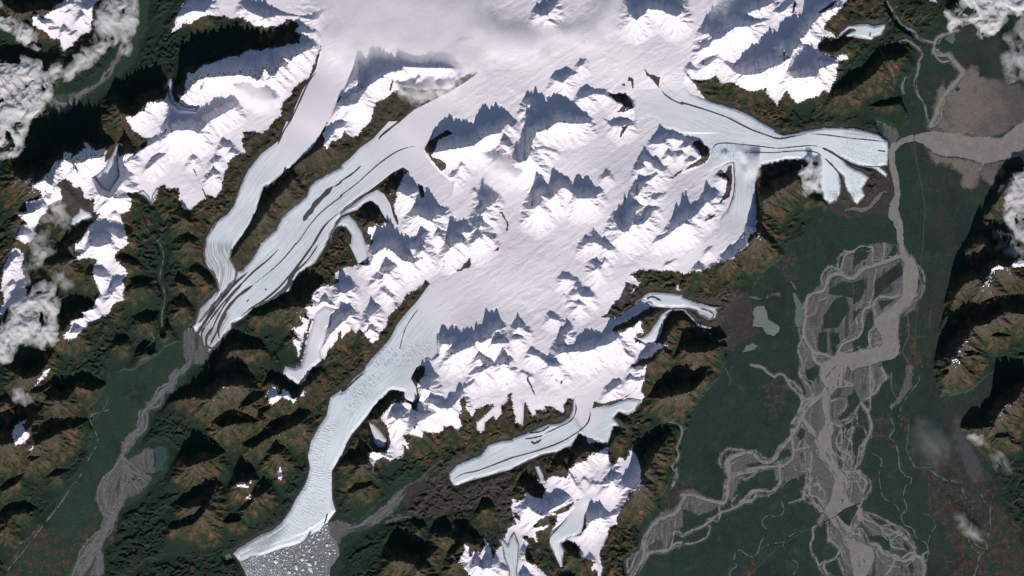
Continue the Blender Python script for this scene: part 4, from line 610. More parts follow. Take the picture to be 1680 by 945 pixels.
# ---------------------------------------------------------------- ground colours (surface colours; the silt also has cloud shade painted in)
def col(r, g, b): return np.array([r, g, b], F)
gradz = np.hypot(*np.gradient(z)).astype(F)
rel = z
C = np.zeros((NY, NX, 3), F)
def lay(c, m):
    global C
    C = C+(c-C)*m[..., None]
mnt = 1-sstep(-6, -1, plain)
C[:] = col(.022, .040, .034)
lay(col(.020, .046, .030), sstep(-.3, .6, nC)*.7)
lay(col(.022, .052, .030), (1-sstep(380, 460, GX))*.6)
lay(col(.040, .040, .034), sstep(.0, .7, nD+.4*nB)*.6)
scr = ridged(GX/26+nC*1.5, GY/60+nD, 4, 501); lay(col(.045, .056, .048), sstep(.78, .93, scr)*.45)
lay(col(.042, .036, .033), sstep(1480, 1560, GX+nC*60)*sstep(-.4, .5, nC*1.2+nD)*.6)
lay(col(.017, .030, .026), sstep(.05, .45, fbm(GX/50, GY/70, 4, 511))*.8)
lay(col(.034, .058, .034), sstep(.15, .5, fbm(GX/17+nD, GY/24, 4, 531)+.4*nD)*.55)
lay(col(.055, .042, .034), sstep(.25, .6, fbm(GX/22, GY/30, 4, 521)+.4*nC)*sstep(-.1, .5, nB+nA)*.6)
# mountain vegetation: dark forest low, green slopes, rust tundra, rock at the top
lay(col(.014, .028, .018), mnt)
hh = z+nD*3.5+nA*1.5
lay(col(.025, .037, .017), mnt*sstep(4.5, 8.5, hh)*.85)
lay(col(.080, .052, .030), mnt*sstep(4.5, 9, hh+nC*5)*sstep(-.35, .45, nA+.8*nD+.4*nB)*.9)
lay(col(.165, .078, .038), mnt*sstep(6.5, 10, hh+nC*5)*sstep(.3, .85, nA*.8+nD+nB*.4)*(1-sstep(17, 22, hh))*.8)
lay(col(.062, .048, .034), mnt*sstep(14, 21, hh)*.75)
lay(col(.055, .060, .055), mnt*sstep(.35, .8, fbm(GX/5, GY/5, 3, 131)+.02*hh)*sstep(8, 14, hh)*.5)
rr = sstep(-7, 6, rust+nA*5+nD*8)*sstep(-.35, .6, nB+nA+nD*.8)
lay(col(.075, .045, .035), rr*.7)
lay(col(.13, .055, .035), rr*sstep(.1, .6, nA+nB*.8)*.6)
# bare trimline beside the ice
trim = sstep(-5.5, -2, ice_all+nA*2.2)*(1-sstep(20, 23, base))
lay(col(.046, .040, .036), trim*.85)
lay(col(.040, .036, .034), sstep(-2.2, -.5, ice_all+nB)*.8)
# gravel and silt
wavy = ridged(GX/6+nD*2.0+nA*.6, GY/24+nD*1.2, 4, 171)
g0 = sstep(-1.4, 1.0, grav[0]+nB*1.2+nA*2.2+lic1*.8)
wavy = .5+.2*lic1*(1-sstep(1500, 1530, GX))
keep = 1-sstep(-.8, .8, green+nB*1.6)
patch = 1-.8*sstep(.55, 1.3, lic3+nD*.6)*(1-sstep(1.5, 4, water_all+4))
t0 = g0*keep*patch
lay(col(.118, .114, .112), t0)
lay(col(.085, .085, .080), t0*sstep(-.1, .5, nA+.5*nD)*.7)
lay(col(.075, .078, .076), t0*sstep(.5, 1.3, lic2)*.6)
lay(col(.215, .21, .20), t0*sstep(.6, 1.6, lic1+.45*lic3)*.6)
lay(col(.19, .185, .18), t0*sstep(-2.0, -.3, water_all+nB*.8)*.25)
t1 = sstep(-5, 4.5, grav[1]+nB*1.5+nA*5+nD*4)*keep*(1-.55*sstep(1590, 1680, GX+nC*40))
lay(col(.175, .150, .132), t1)
lay(col(.09, .085, .08), t1*sstep(-.05, .5, nC+.6*nD+.3*nA)*.7)  # greyer blotches paint cloud shade into the tan silt
lay(col(.27, .23, .19), t1*sstep(.7, .95, wavy)*.6)
t3 = sstep(-6, 6, grav[3]+nA*5+nD*4)
lay(col(.070, .070, .074), t3*.85); lay(col(.10, .098, .10), t3*sstep(.3, 1.4, lic1)*.5)
t2 = sstep(-1.5, 1, grav[2]+nA*1.8)
lay(col(.050, .043, .037), t2*(.72+.28*sstep(-.3, .4, nA+nB)))
lay(col(.095, .078, .062), t2*sstep(.72, .92, ridged(GX/12+nD*2, GY/12+nC*3, 4, 191))*.8)
lay(col(.05, .055, .05), t2*sstep(.0, .5, nD)*.4)
def line_col(s, w, c, a=.8):
    f = new(-3.); pts = smooth_line(P(s)); add_line(f, pts, w*.5, w*.5, 3); lay(c, sstep(-.8, .5, f+nB*.5)*a)
for s, w in FAINT: line_col(s, w, col(.13, .125, .115), .55)
# snow cover
nE = fbm(GX/1.9, GY/1.9, 2, 711)
sn = snow+nB*2.8+nA*3.4-.8+nD*1.5+nE*2.2
cliff = sstep(1.5, 2.3, gradz+nB*.9)
S = sstep(-.5, .5, sn)
S = S*(1-.7*cliff*sstep(-.1, .3, nB))
fine = ridged(GX/4.2+nA, GY/3.1+nB*.4, 3, 601)
S = S*(1-.75*sstep(.84, .93, fine)*sstep(.4, .95, gradz+nA*.5))
S = S*(1-sstep(-.4, .9, rock+nB*2.0+nA*1.6-.4))
spots = sstep(.74, .84, fbm(GX/2.6, GY/2.6, 3, 211)+.02*(z-14))*mnt*sstep(12, 17, hh)*.9
S = np.maximum(S, spots*(1-trim))
S = S*(1-sstep(-1, 0, plain))
rk = mix(col(.046, .041, .038), col(.088, .070, .060), sstep(-.3, .5, nA)[..., None])
C = C+(rk-C)*(sstep(-4, -1, snow)*mnt*.75)[..., None]
C = C+(rk*1.0-C)*sstep(-1, .5, rock)[..., None]
C *= (1+.16*nB+.10*nA)[..., None]
C = np.clip(C, .004, .9)
# ---------------------------------------------------------------- scene building
sc = bpy.context.scene; CO = sc.collection
sc.unit_settings.system = 'METRIC'; sc.unit_settings.scale_length = 60.0
def wx(x): return x-840.0
def wy(y): return 472.5-y
def mat(name):
    m = bpy.data.materials.new(name); m.use_nodes = True; nt = m.node_tree; nt.nodes.clear()
    return m, nt, nt.nodes, nt.links
def mesh_obj(name, co, faces, m, parent=None, smooth=True, loops=None):
    "co Nx3, faces Mx4 or Mx3 index array"
    me = bpy.data.meshes.new(name); n = len(co); k = faces.shape[1]; q = len(faces)
    me.vertices.add(n); me.vertices.foreach_set('co', np.ascontiguousarray(co, F).ravel())
    me.loops.add(q*k); me.loops.foreach_set('vertex_index', np.ascontiguousarray(faces, np.int32).ravel())
    me.polygons.add(q); me.polygons.foreach_set('loop_start', np.arange(0, q*k, k, dtype=np.int32))
    try: me.polygons.foreach_set('loop_total', np.full(q, k, np.int32))
    except Exception: pass
    me.polygons.foreach_set('use_smooth', np.full(q, smooth, bool))
    me.update(calc_edges=True)
    me.materials.append(m)
    o = bpy.data.objects.new(name, me); CO.objects.link(o)
    if parent: o.parent = parent
    return o
def attr(o, name, kind, data):
    a = o.data.attributes.new(name, kind, 'POINT')
    a.data.foreach_set({'FLOAT': 'value', 'FLOAT_COLOR': 'color', 'FLOAT_VECTOR': 'vector'}[kind], np.ascontiguousarray(data, F).ravel())
def tag(o, label, cat, group=None):
    o['label'] = label; o['category'] = cat
    if group: o['group'] = group
def grid_faces(keep):
    "quads of the raster whose four corners are kept; returns compact vertex ids"
    k = keep[:-1, :-1] & keep[1:, :-1] & keep[:-1, 1:] & keep[1:, 1:]
    j, i = np.nonzero(k); W = keep.shape[1]
    a = j*W+i
    q = np.stack([a+W, a+W+1, a+1, a], 1)
    u, inv = np.unique(q.ravel(), return_inverse=True)
    return u, inv.reshape(-1, 4)
def patch_mesh(name, keep, zz, m, parent=None, smooth=True):
    u, q = grid_faces(keep)
    co = np.stack([wx(GX.ravel()[u]), wy(GY.ravel()[u]), zz.ravel()[u]], 1)
    return mesh_obj(name, co, q, m, parent, smooth), u

# ---- ground sheet: fine survey grid with coarse rings out to the horizon
def N(ns, t, **kw):
    n = ns.new(t)
    for k, v in kw.items():
        if k in n.inputs.keys() if hasattr(n.inputs, 'keys') else False: n.inputs[k].default_value = v
        else: setattr(n, k, v)
    return n
m_ground, nt, ns, ln = mat('ground_cover')
out = ns.new('ShaderNodeOutputMaterial'); pb = ns.new('ShaderNodeBsdfPrincipled')
ac = ns.new('ShaderNodeAttribute'); ac.attribute_name = 'cover'
asn = ns.new('ShaderNodeAttribute'); asn.attribute_name = 'snow'
tc = ns.new('ShaderNodeTexCoord')
no = ns.new('ShaderNodeTexNoise'); no.inputs['Scale'].default_value = .55; no.inputs['Detail'].default_value = 6; no.inputs['Roughness'].default_value = .65
ln.new(tc.outputs['Object'], no.inputs['Vector'])
mr = ns.new('ShaderNodeMapRange'); mr.inputs['To Min'].default_value = .62; mr.inputs['To Max'].default_value = 1.42; mr.inputs['From Min'].default_value = .3; mr.inputs['From Max'].default_value = .7
ln.new(no.outputs['Fac'], mr.inputs['Value'])
vm = ns.new('ShaderNodeVectorMath'); vm.operation = 'SCALE'; ln.new(ac.outputs['Color'], vm.inputs[0]); ln.new(mr.outputs[0], vm.inputs['Scale'])
no2 = ns.new('ShaderNodeTexNoise'); no2.inputs['Scale'].default_value = .06; no2.inputs['Detail'].default_value = 5
ln.new(tc.outputs['Object'], no2.inputs['Vector'])
cs = ns.new('ShaderNodeMix'); cs.data_type = 'RGBA'; cs.inputs['A'].default_value = (.765, .718, .768, 1); cs.inputs['B'].default_value = (.845, .80, .832, 1)
ln.new(no2.outputs['Fac'], cs.inputs['Factor'])
# broken edge of the snow
ad = ns.new('ShaderNodeMath'); ad.operation = 'MULTIPLY_ADD'; ad.inputs[1].default_value = .7; ad.inputs[2].default_value = -.35; ln.new(no.outputs['Fac'], ad.inputs[0])
a2 = ns.new('ShaderNodeMath'); a2.operation = 'ADD'; ln.new(asn.outputs['Fac'], a2.inputs[0]); ln.new(ad.outputs[0], a2.inputs[1])
ms = ns.new('ShaderNodeMapRange'); ms.inputs['From Min'].default_value = .38; ms.inputs['From Max'].default_value = .62; ln.new(a2.outputs[0], ms.inputs['Value'])
mx = ns.new('ShaderNodeMix'); mx.data_type = 'RGBA'; ln.new(ms.outputs[0], mx.inputs['Factor']); ln.new(vm.outputs[0], mx.inputs['A']); ln.new(cs.outputs['Result'], mx.inputs['B'])
ln.new(mx.outputs['Result'], pb.inputs['Base Color']); pb.inputs['Roughness'].default_value = .9; pb.inputs['Specular IOR Level'].default_value = .15
bu = ns.new('ShaderNodeBump'); bu.inputs['Strength'].default_value = .5; bu.inputs['Distance'].default_value = .9; ln.new(no.outputs['Fac'], bu.inputs['Height']); ln.new(bu.outputs[0], pb.inputs['Normal'])
ln.new(pb.outputs[0], out.inputs[0])

ring = np.concatenate([np.arange(1, 101)*4., 400*1.35**np.arange(1, 10)]).astype(F); K = len(ring)
px = np.concatenate([X0-ring[::-1], gx, X1+ring]); py = np.concatenate([Y0-ring[::-1], gy, Y1+ring])
PX, PY = np.meshgrid(px, py)
# beyond the surveyed sheet the country goes on in the same way (folded back), then flattens towards the horizon
def fold(v, lo, hi):
    v = np.where(v < lo, 2*lo-v, v); v = np.where(v > hi, 2*hi-v, v); return np.clip(v-lo, 0, hi-lo).astype(int)
ii = fold(px, X0, X1); jj = fold(py, Y0, Y1)
far = np.maximum(np.maximum(X0-PX, PX-X1), np.maximum(Y0-PY, PY-Y1)).clip(0, None)
fade = np.exp(-(far/600)**2).astype(F)
ZZ = z[jj][:, ii]; ZZ = (ZZ*fade+.38*(1-fade)).astype(F)
CC = C[jj][:, ii]; CC = CC*fade[..., None]+np.array([.022, .038, .03], F)*(1-fade[..., None]); SS = S[jj][:, ii]*fade
u, q = grid_faces(np.ones(PX.shape, bool))
co = np.stack([wx(PX.ravel()), wy(PY.ravel()), ZZ.ravel()], 1)
ground = mesh_obj('mountain_terrain', co, q, m_ground)
ground['kind'] = 'structure'
attr(ground, 'cover', 'FLOAT_COLOR', np.concatenate([CC.reshape(-1, 3), np.ones((CC.shape[0]*CC.shape[1], 1), F)], 1))
attr(ground, 'snow', 'FLOAT', SS.ravel())
del co, CC, SS

# ---- water
def water_mat(name, c, c2=None, rough=.35):
    m, nt, ns, ln = mat(name)
    out = ns.new('ShaderNodeOutputMaterial'); pb = ns.new('ShaderNodeBsdfPrincipled')
    tc = ns.new('ShaderNodeTexCoord'); no = ns.new('ShaderNodeTexNoise'); no.inputs['Scale'].default_value = .12; no.inputs['Detail'].default_value = 5; no.inputs['Distortion'].default_value = 1.2
    ln.new(tc.outputs['Object'], no.inputs['Vector'])
    mx = ns.new('ShaderNodeMix'); mx.data_type = 'RGBA'; mx.inputs['A'].default_value = (*c, 1); mx.inputs['B'].default_value = (*(c2 or [v*.85 for v in c]), 1)
    mr = ns.new('ShaderNodeMapRange'); mr.inputs['From Min'].default_value = .35; mr.inputs['From Max'].default_value = .65; ln.new(no.outputs['Fac'], mr.inputs['Value']); ln.new(mr.outputs[0], mx.inputs['Factor'])
    ln.new(mx.outputs['Result'], pb.inputs['Base Color']); pb.inputs['Roughness'].default_value = rough; pb.inputs['IOR'].default_value = 1.33
    ln.new(pb.outputs[0], out.inputs[0]); return m
WM = {'river': water_mat('silty_water', (.262, .25, .22), (.21, .203, .185)), 'wetland_river': water_mat('blue_green_water', (.10, .135, .14), (.12, .14, .14)), 'western_river': water_mat('grey_silt_water', (.17, .17, .175), (.14, .14, .145)),
      'grey_lake': water_mat('grey_lake_water', (.19, .22, .20)), 'green_pond_chain': water_mat('green_pond_water', (.13, .17, .13)), 'teal_pond': water_mat('teal_pond_water', (.10, .15, .14)),
      'little_grey_pond': water_mat('pond_water', (.17, .20, .185)), 'terminal_lake': water_mat('terminal_lake_water', (.165, .165, .16)), 'fan_lake': water_mat('fan_lake_water', (.045, .085, .08)),
      'iceberg_lake': water_mat('iceberg_lake_water', (.195, .192, .18), (.175, .175, .165)), 'headland_pond': water_mat('headland_water', (.18, .18, .17)), 'tarn': water_mat('tarn_water', (.035, .075, .08)),
      'clear_pools': water_mat('clear_pool_water', (.10, .16, .14)), 'mountain_tarn': water_mat('mountain_tarn_water', (.03, .11, .12))}
names = list(water); stack = np.stack([water[n] for n in names]); best = stack.argmax(0)
near = stack.max(0) > -3.0
wz = new(0.0)
for k, n in enumerate(names):
    keep = near & (best == k)
    # let neighbours share their border quads only once
    if not keep.any(): continue
    o, _ = patch_mesh({'wetland_river': 'wetland_river', 'western_river': 'western_river'}.get(n, n), keep, wz, WM[n]); o['kind'] = 'structure'
del stack

# ---- glaciers
def ice_mat():
    m, nt, ns, ln = mat('glacier_ice')
    out = ns.new('ShaderNodeOutputMaterial'); pb = ns.new('ShaderNodeBsdfPrincipled')
    at = ns.new('ShaderNodeAttribute'); at.attribute_name = 'flow'      # x along the ice, y across it, z dirt
    af = ns.new('ShaderNodeAttribute'); af.attribute_name = 'firn'      # snow lying on the ice, 0..1 ; y crevasses
    sp = ns.new('ShaderNodeSeparateXYZ'); ln.new(at.outputs['Vector'], sp.inputs[0])
    sf = ns.new('ShaderNodeSeparateXYZ'); ln.new(af.outputs['Vector'], sf.inputs[0])
    def stripe(su, sv, det, off=0):
        cb = ns.new('ShaderNodeCombineXYZ')
        a = ns.new('ShaderNodeMath'); a.operation = 'MULTIPLY'; a.inputs[1].default_value = su; ln.new(sp.outputs[0], a.inputs[0])
        b = ns.new('ShaderNodeMath'); b.operation = 'MULTIPLY'; b.inputs[1].default_value = sv; ln.new(sp.outputs[1], b.inputs[0])
        ln.new(a.outputs[0], cb.inputs[0]); ln.new(b.outputs[0], cb.inputs[1]); cb.inputs[2].default_value = off
        n = ns.new('ShaderNodeTexNoise'); n.inputs['Scale'].default_value = 1; n.inputs['Detail'].default_value = det; n.inputs['Roughness'].default_value = .6; ln.new(cb.outputs[0], n.inputs['Vector']); return n.outputs['Fac']
    s1 = stripe(.012, .42, 5); s2 = stripe(.05, .9, 3, 7.); s3 = stripe(.55, .10, 3, 3.)
    def rng(v, a, b, c=0., d=1.):
        r = ns.new('ShaderNodeMapRange'); r.inputs['From Min'].default_value = a; r.inputs['From Max'].default_value = b; r.inputs['To Min'].default_value = c; r.inputs['To Max'].default_value = d; ln.new(v, r.inputs['Value']); return r.outputs[0]
    def mixc(f, A, B):
        x = ns.new('ShaderNodeMix'); x.data_type = 'RGBA'
        if isinstance(f, float): x.inputs['Factor'].default_value = f
        else: ln.new(f, x.inputs['Factor'])
        for nm, v in (('A', A), ('B', B)):
            if isinstance(v, tuple): x.inputs[nm].default_value = (*v, 1)
            else: ln.new(v, x.inputs[nm])
        return x.outputs['Result']
    def mul(a, b):
        x = ns.new('ShaderNodeMath'); x.operation = 'MULTIPLY'; x.use_clamp = True
        for i, v in enumerate((a, b)):
            if isinstance(v, float): x.inputs[i].default_value = v
            else: ln.new(v, x.inputs[i])
        return x.outputs[0]
    c = mixc(rng(s1, .36, .64), (.58, .65, .69), (.78, .82, .845))
    c = mixc(mul(rng(s2, .52, .72), .6), c, (.40, .44, .49))
    c = mixc(mul(mul(rng(s3, .52, .62), sf.outputs[1]), .75), c, (.20, .36, .46))
    c = mixc(mul(sf.outputs[2], .6), c, (.84, .90, .94))
    c = mixc(mul(rng(s1, .58, .50), mul(sp.outputs[2], .9)), c, (.16, .145, .14))
    c = mixc(rng(sp.outputs[2], .55, 1.), c, (.075, .068, .064))
    no = ns.new('ShaderNodeTexNoise'); no.inputs['Scale'].default_value = .12; tc = ns.new('ShaderNodeTexCoord'); ln.new(tc.outputs['Object'], no.inputs['Vector'])
    no.inputs['Scale'].default_value = .06; no.inputs['Detail'].default_value = 5
    snowc = mixc(no.outputs['Fac'], (.765, .718, .768), (.845, .80, .832))
    snowc = mixc(mul(rng(s1, .45, .7), .25), snowc, (.70, .685, .73))
    c = mixc(sf.outputs[0], c, snowc)
    ln.new(c, pb.inputs['Base Color']); pb.inputs['Roughness'].default_value = .7; pb.inputs['Specular IOR Level'].default_value = .2
    b1 = ns.new('ShaderNodeBump'); b1.inputs['Distance'].default_value = 1.2; ln.new(s3, b1.inputs['Height'])
    ln.new(mul(sf.outputs[1], .9), b1.inputs['Strength'])
    b2 = ns.new('ShaderNodeBump'); b2.inputs['Distance'].default_value = .7; b2.inputs['Strength'].default_value = .22; ln.new(s2, b2.inputs['Height']); ln.new(b1.outputs[0], b2.inputs['Normal'])
    ln.new(b2.outputs[0], pb.inputs['Normal']); ln.new(pb.outputs[0], out.inputs[0]); return m
m_ice = ice_mat()
m_mor, nt, ns, ln = mat('moraine_rubble')
out = ns.new('ShaderNodeOutputMaterial'); pb = ns.new('ShaderNodeBsdfPrincipled'); tc = ns.new('ShaderNodeTexCoord'); no = ns.new('ShaderNodeTexNoise'); no.inputs['Scale'].default_value = .9; no.inputs['Detail'].default_value = 5
ln.new(tc.outputs['Object'], no.inputs['Vector']); mx = ns.new('ShaderNodeMix'); mx.data_type = 'RGBA'; mx.inputs['A'].default_value = (.035, .033, .033, 1); mx.inputs['B'].default_value = (.10, .09, .085, 1); ln.new(no.outputs['Fac'], mx.inputs['Factor'])
ln.new(mx.outputs['Result'], pb.inputs['Base Color']); pb.inputs['Roughness'].default_value = .95; ln.new(pb.outputs[0], out.inputs[0])

def flow_field(lines, m):
    x = GX[m]; y = GY[m]; best = np.full(x.shape, 1e9, F); U = np.zeros_like(x); V = np.zeros_like(x)
    for li, s in enumerate(lines):
        pts = smooth_line(P(s), 3); acc = 0.
        for a, b in zip(pts[:-1], pts[1:]):
            L = math.hypot(b[0]-a[0], b[1]-a[1])+1e-6
            d, t = seg_dist(x, y, a, b)
            cr = ((b[0]-a[0])*(y-a[1])-(b[1]-a[1])*(x-a[0]))/L
            k = d < best
            best = np.where(k, d, best); U = np.where(k, acc+t*L+li*300, U); V = np.where(k, np.sign(cr)*d+li*40, V); acc += L
    return U, V
CREV = ["@22 180,945 350,800 620,780 740,780 640,880 500,945","@23 0,200 300,60 250,200 60,400","@13 1080,480 1300,450 1250,560 1100,800 1060,680","@14 1080,100 1000,320 800,600 560,760 500,760 560,840 1060,680 1160,560 1250,100","@30 1140,620 1323,540 1323,680 1200,760","@41 600,0 800,90 760,130 560,60","@41 220,180 400,170 400,260 230,280","@41 540,420 580,420 580,520 520,520","@51 -60,40 280,140 270,400 100,350 -100,330","@41 1100,550 1240,450 1300,600 1100,640","@23 120,60 250,100 240,200 120,250","@23 830,820 1100,640 1160,640 900,800","@20 1050,560 800,780 600,880 @21 500,0 200,200","@51 0,365 130,430 40,640 -60,640"]
crev = new(-14.)
for s in CREV: poly_sdf(crev, P(s), 14)
crevm = sstep(-12, 4, crev)
DIRT = {0: ["@12 170,640 600,250 520,180 470,0 260,0 150,500", "@10 1000,700 1100,600 900,945 800,945"], 1: ["@12 180,690 300,640 380,700 440,680 300,900 170,820","@12 150,640 330,500 460,560 480,700 300,900 150,800"], 2: ["@14 400,860 560,700 760,600 900,560 760,720 540,850"], 5: ["@42 60,470 330,460 330,620 60,620"], 3: ["@51 -60,20 270,60 270,150 150,110 -60,80", "@41 1150,560 1323,560 1323,660 1100,640"]}
glaciers = []
for k, (lab, kind, poly, flow) in enumerate(ICE):
    f = ice[k]; keep = (f+nB*.55) > -1.6
    # ends of ice that merges with another glacier stay below its neighbour
    o, u = patch_mesh('glacier', keep, icez[k]+.012*k, m_ice)
    mm = np.zeros(NY*NX, bool); mm[u] = True; mm = mm.reshape(NY, NX)
    U, V = flow_field(flow, mm)
    ed = f[mm]; dirt = .85*(1-sstep(.4, 4.2, ed+nA[mm]*2.4)) if k != 2 else .6*(1-sstep(-.3, 2.2, ed+nA[mm]))
    dd = new(-12.)
    for s in DIRT.get(k, []): poly_sdf(dd, P(s), 12)
    dirt = np.clip(dirt+.55*sstep(-9, 6, dd[mm])*(k in DIRT), 0, 1)
    firn = np.clip(1-fz[mm]+nC[mm]*.25*fz[mm], 0, 1); dirt = dirt*(1-firn)
    if k in (9, 19): firn = firn*0+.6
    cr = crevm[mm]
    attr(o, 'flow', 'FLOAT_VECTOR', np.stack([U, V, dirt], 1)); attr(o, 'firn', 'FLOAT_VECTOR', np.stack([firn, cr, (1-sstep(2, 9, base[mm]))*(k in (2, 3))*(1-dirt)], 1))
    if any(g == k for g, _, _ in STRIPES):
        cx, cy = float(wx(GX.ravel()[u].mean())), float(wy(GY.ravel()[u].mean()))
        r = bpy.data.objects.new('glacier', None); CO.objects.link(r); r.location = (cx, cy, 0)
        o.name = 'ice_body'; o.parent = r; o.location = (-cx, -cy, 0)
    else: r = o
    tag(r, lab, 'glacier'); glaciers.append(r)
for gi, w, s in STRIPES:
    f = new(-3.); pts = smooth_line(P(s)); add_line(f, pts, w*.6+.5, w*.5, 3, True)
    e = f+nB*.35+nA*.35; keep = e > -1.0
    zz = icez[gi]+.012*gi+np.where(e > 0, np.minimum(e*.35, .3)+.06, e*.9)
    u, q = grid_faces(keep)
    if len(q) < 2: continue
    o, _ = patch_mesh('moraine_band', keep, zz, m_mor, glaciers[gi]); o.location = (-glaciers[gi].location.x, -glaciers[gi].location.y, 0)

# ---- icebergs on the lake
m_berg, nt, ns, ln = mat('iceberg_ice')
out = ns.new('ShaderNodeOutputMaterial'); pb = ns.new('ShaderNodeBsdfPrincipled'); tc = ns.new('ShaderNodeTexCoord'); no = ns.new('ShaderNodeTexNoise'); no.inputs['Scale'].default_value = .8
ln.new(tc.outputs['Object'], no.inputs['Vector']); mx = ns.new('ShaderNodeMix'); mx.data_type = 'RGBA'; mx.inputs['A'].default_value = (.55, .68, .76, 1); mx.inputs['B'].default_value = (.80, .84, .87, 1); ln.new(no.outputs['Fac'], mx.inputs['Factor'])
ln.new(mx.outputs['Result'], pb.inputs['Base Color']); pb.inputs['Roughness'].default_value = .6; ln.new(pb.outputs[0], out.inputs[0])
rs = np.random.RandomState(7)
def berg_shape(r, n, hgt, el=1.):
    a = np.sort(rs.rand(n)*.6/n*6.283+np.arange(n)*6.283/n); rr = r*(.75+.45*rs.rand(n)); th = rs.rand()*3.14
    bx = np.cos(a)*rr*el; by = np.sin(a)*rr/el
    x = bx*math.cos(th)-by*math.sin(th); y = bx*math.sin(th)+by*math.cos(th)
    lo = np.stack([x*1.05, y*1.05, np.full(n, -.12)], 1); up = np.stack([x*.85, y*.85, hgt*(.6+.6*rs.rand(n))], 1); top = np.array([[0, 0, hgt*1.25]])
    co = np.concatenate([lo, up, top]); fs = []
    for i in range(n):
        j = (i+1) % n; fs += [(i, j, n+j), (i, n+j, n+i), (n+i, n+j, 2*n)]
    return co, np.array(fs, np.int32)
lake = water['iceberg_lake']; free = np.minimum(lake, -np.maximum(ice_all, -8))
BIG = "550,768,26 805,835,27 980,870,30 965,798,30 875,740,24 713,898,22 1040,778,20 1185,565,20 925,572,16 895,683,16 690,652,17 655,745,15 1215,665,18 1280,658,12 1130,820,13 1262,620,9 1168,655,10 1080,490,16 1003,458,14 1045,575,12 885,870,18 1000,705,18 930,745,12 1057,845,12 780,905,14 410,690,14 530,655,12 463,740,15 398,810,14 628,800,13 720,700,11 970,615,14 1195,738,8 1220,560,12 1020,525,15 1060,430,13 1110,345,11 1170,370,14 1140,480,12 1180,410,12 1130,400,10 1095,380,10 1160,325,10 1200,465,11 1235,520,9 965,510,11 880,625,11 800,700,10 735,800,9"
k0 = 200/1512
pos = []
names_pos = []
for t in BIG.split():
    a, b, r = [float(v) for v in t.split(',')]
    pos.append((380+a*k0, 820+b*k0, r*k0*1.0))
tries = 0
while len(pos) < 250 and tries < 40000:
    tries += 1
    x = rs.uniform(396, 556); y = rs.uniform(855, 945)
    j, i = int(round(y-Y0)), int(round(x-X0))
    if free[j, i] < 1.2: continue
    # crowded towards the ice front and the western bay
    w = .9*math.exp(-max(0, (x-420)/45.))+.9*math.exp(-(abs(x-535)/14.+abs(y-872)/16.))+.35*math.exp(-((x-490)/50.)**2)+.05
    if rs.rand() > w: continue
    r = .55+1.1*rs.rand()**3
    if any((x-p[0])**2+(y-p[1])**2 < (r+p[2]+.15)**2 for p in pos): continue
    pos.append((x, y, r))
WORDS = ['flat pale iceberg', 'angular white iceberg', 'tilted white iceberg', 'rounded icy blue iceberg', 'long narrow iceberg', 'blocky white iceberg']
for n, (x, y, r) in enumerate(pos):
    co, fs = berg_shape(r, int(6+rs.randint(4)), .25+.25*r, 1.+.35*rs.rand())
    o = mesh_obj('iceberg', co, fs, m_berg, None, False); o.location = (wx(x), wy(y), 0)
    if n < 17: lab = BERG_LABELS[n]
    elif n < len(BIG.split()): lab = 'medium white iceberg floating in the grey lake near the glacier front'
    else: lab = 'tiny white iceberg fragment drifting in the grey lake'
    tag(o, lab, 'iceberg', 'icebergs floating in the lake' if n < 17 else ('medium icebergs in the lake' if n < len(BIG.split()) else 'small icebergs in the lake'))
# brash ice nobody could count
cos, fss, off = [], [], 0
for _ in range(20000):
    x = rs.uniform(392, 556); y = rs.uniform(850, 1000); j, i = int(round(y-Y0)), int(round(x-X0))
    if free[j, i] < .8: continue
    w = 1.0*math.exp(-max(0, (x-425)/34.))+.5*math.exp(-(abs(x-532)/12.+abs(y-870)/14.))+.3*math.exp(-((x-455)/26.)**2-((y-945)/20.)**2)+.35*math.exp(-((x-480)/50.)**2)*max(0, nA[j, i]*2+.6)+.03
    if rs.rand() > w: continue
    co, fs = berg_shape(.2+.5*rs.rand()**2, 5, .12); co[:, 0] += wx(x); co[:, 1] += wy(y); cos.append(co); fss.append(fs+off); off += len(co)
o = mesh_obj('brash_ice', np.concatenate(cos), np.concatenate(fss), m_berg, None, False); o['kind'] = 'stuff'; o['label'] = 'fine brash ice scattered over the grey lake'

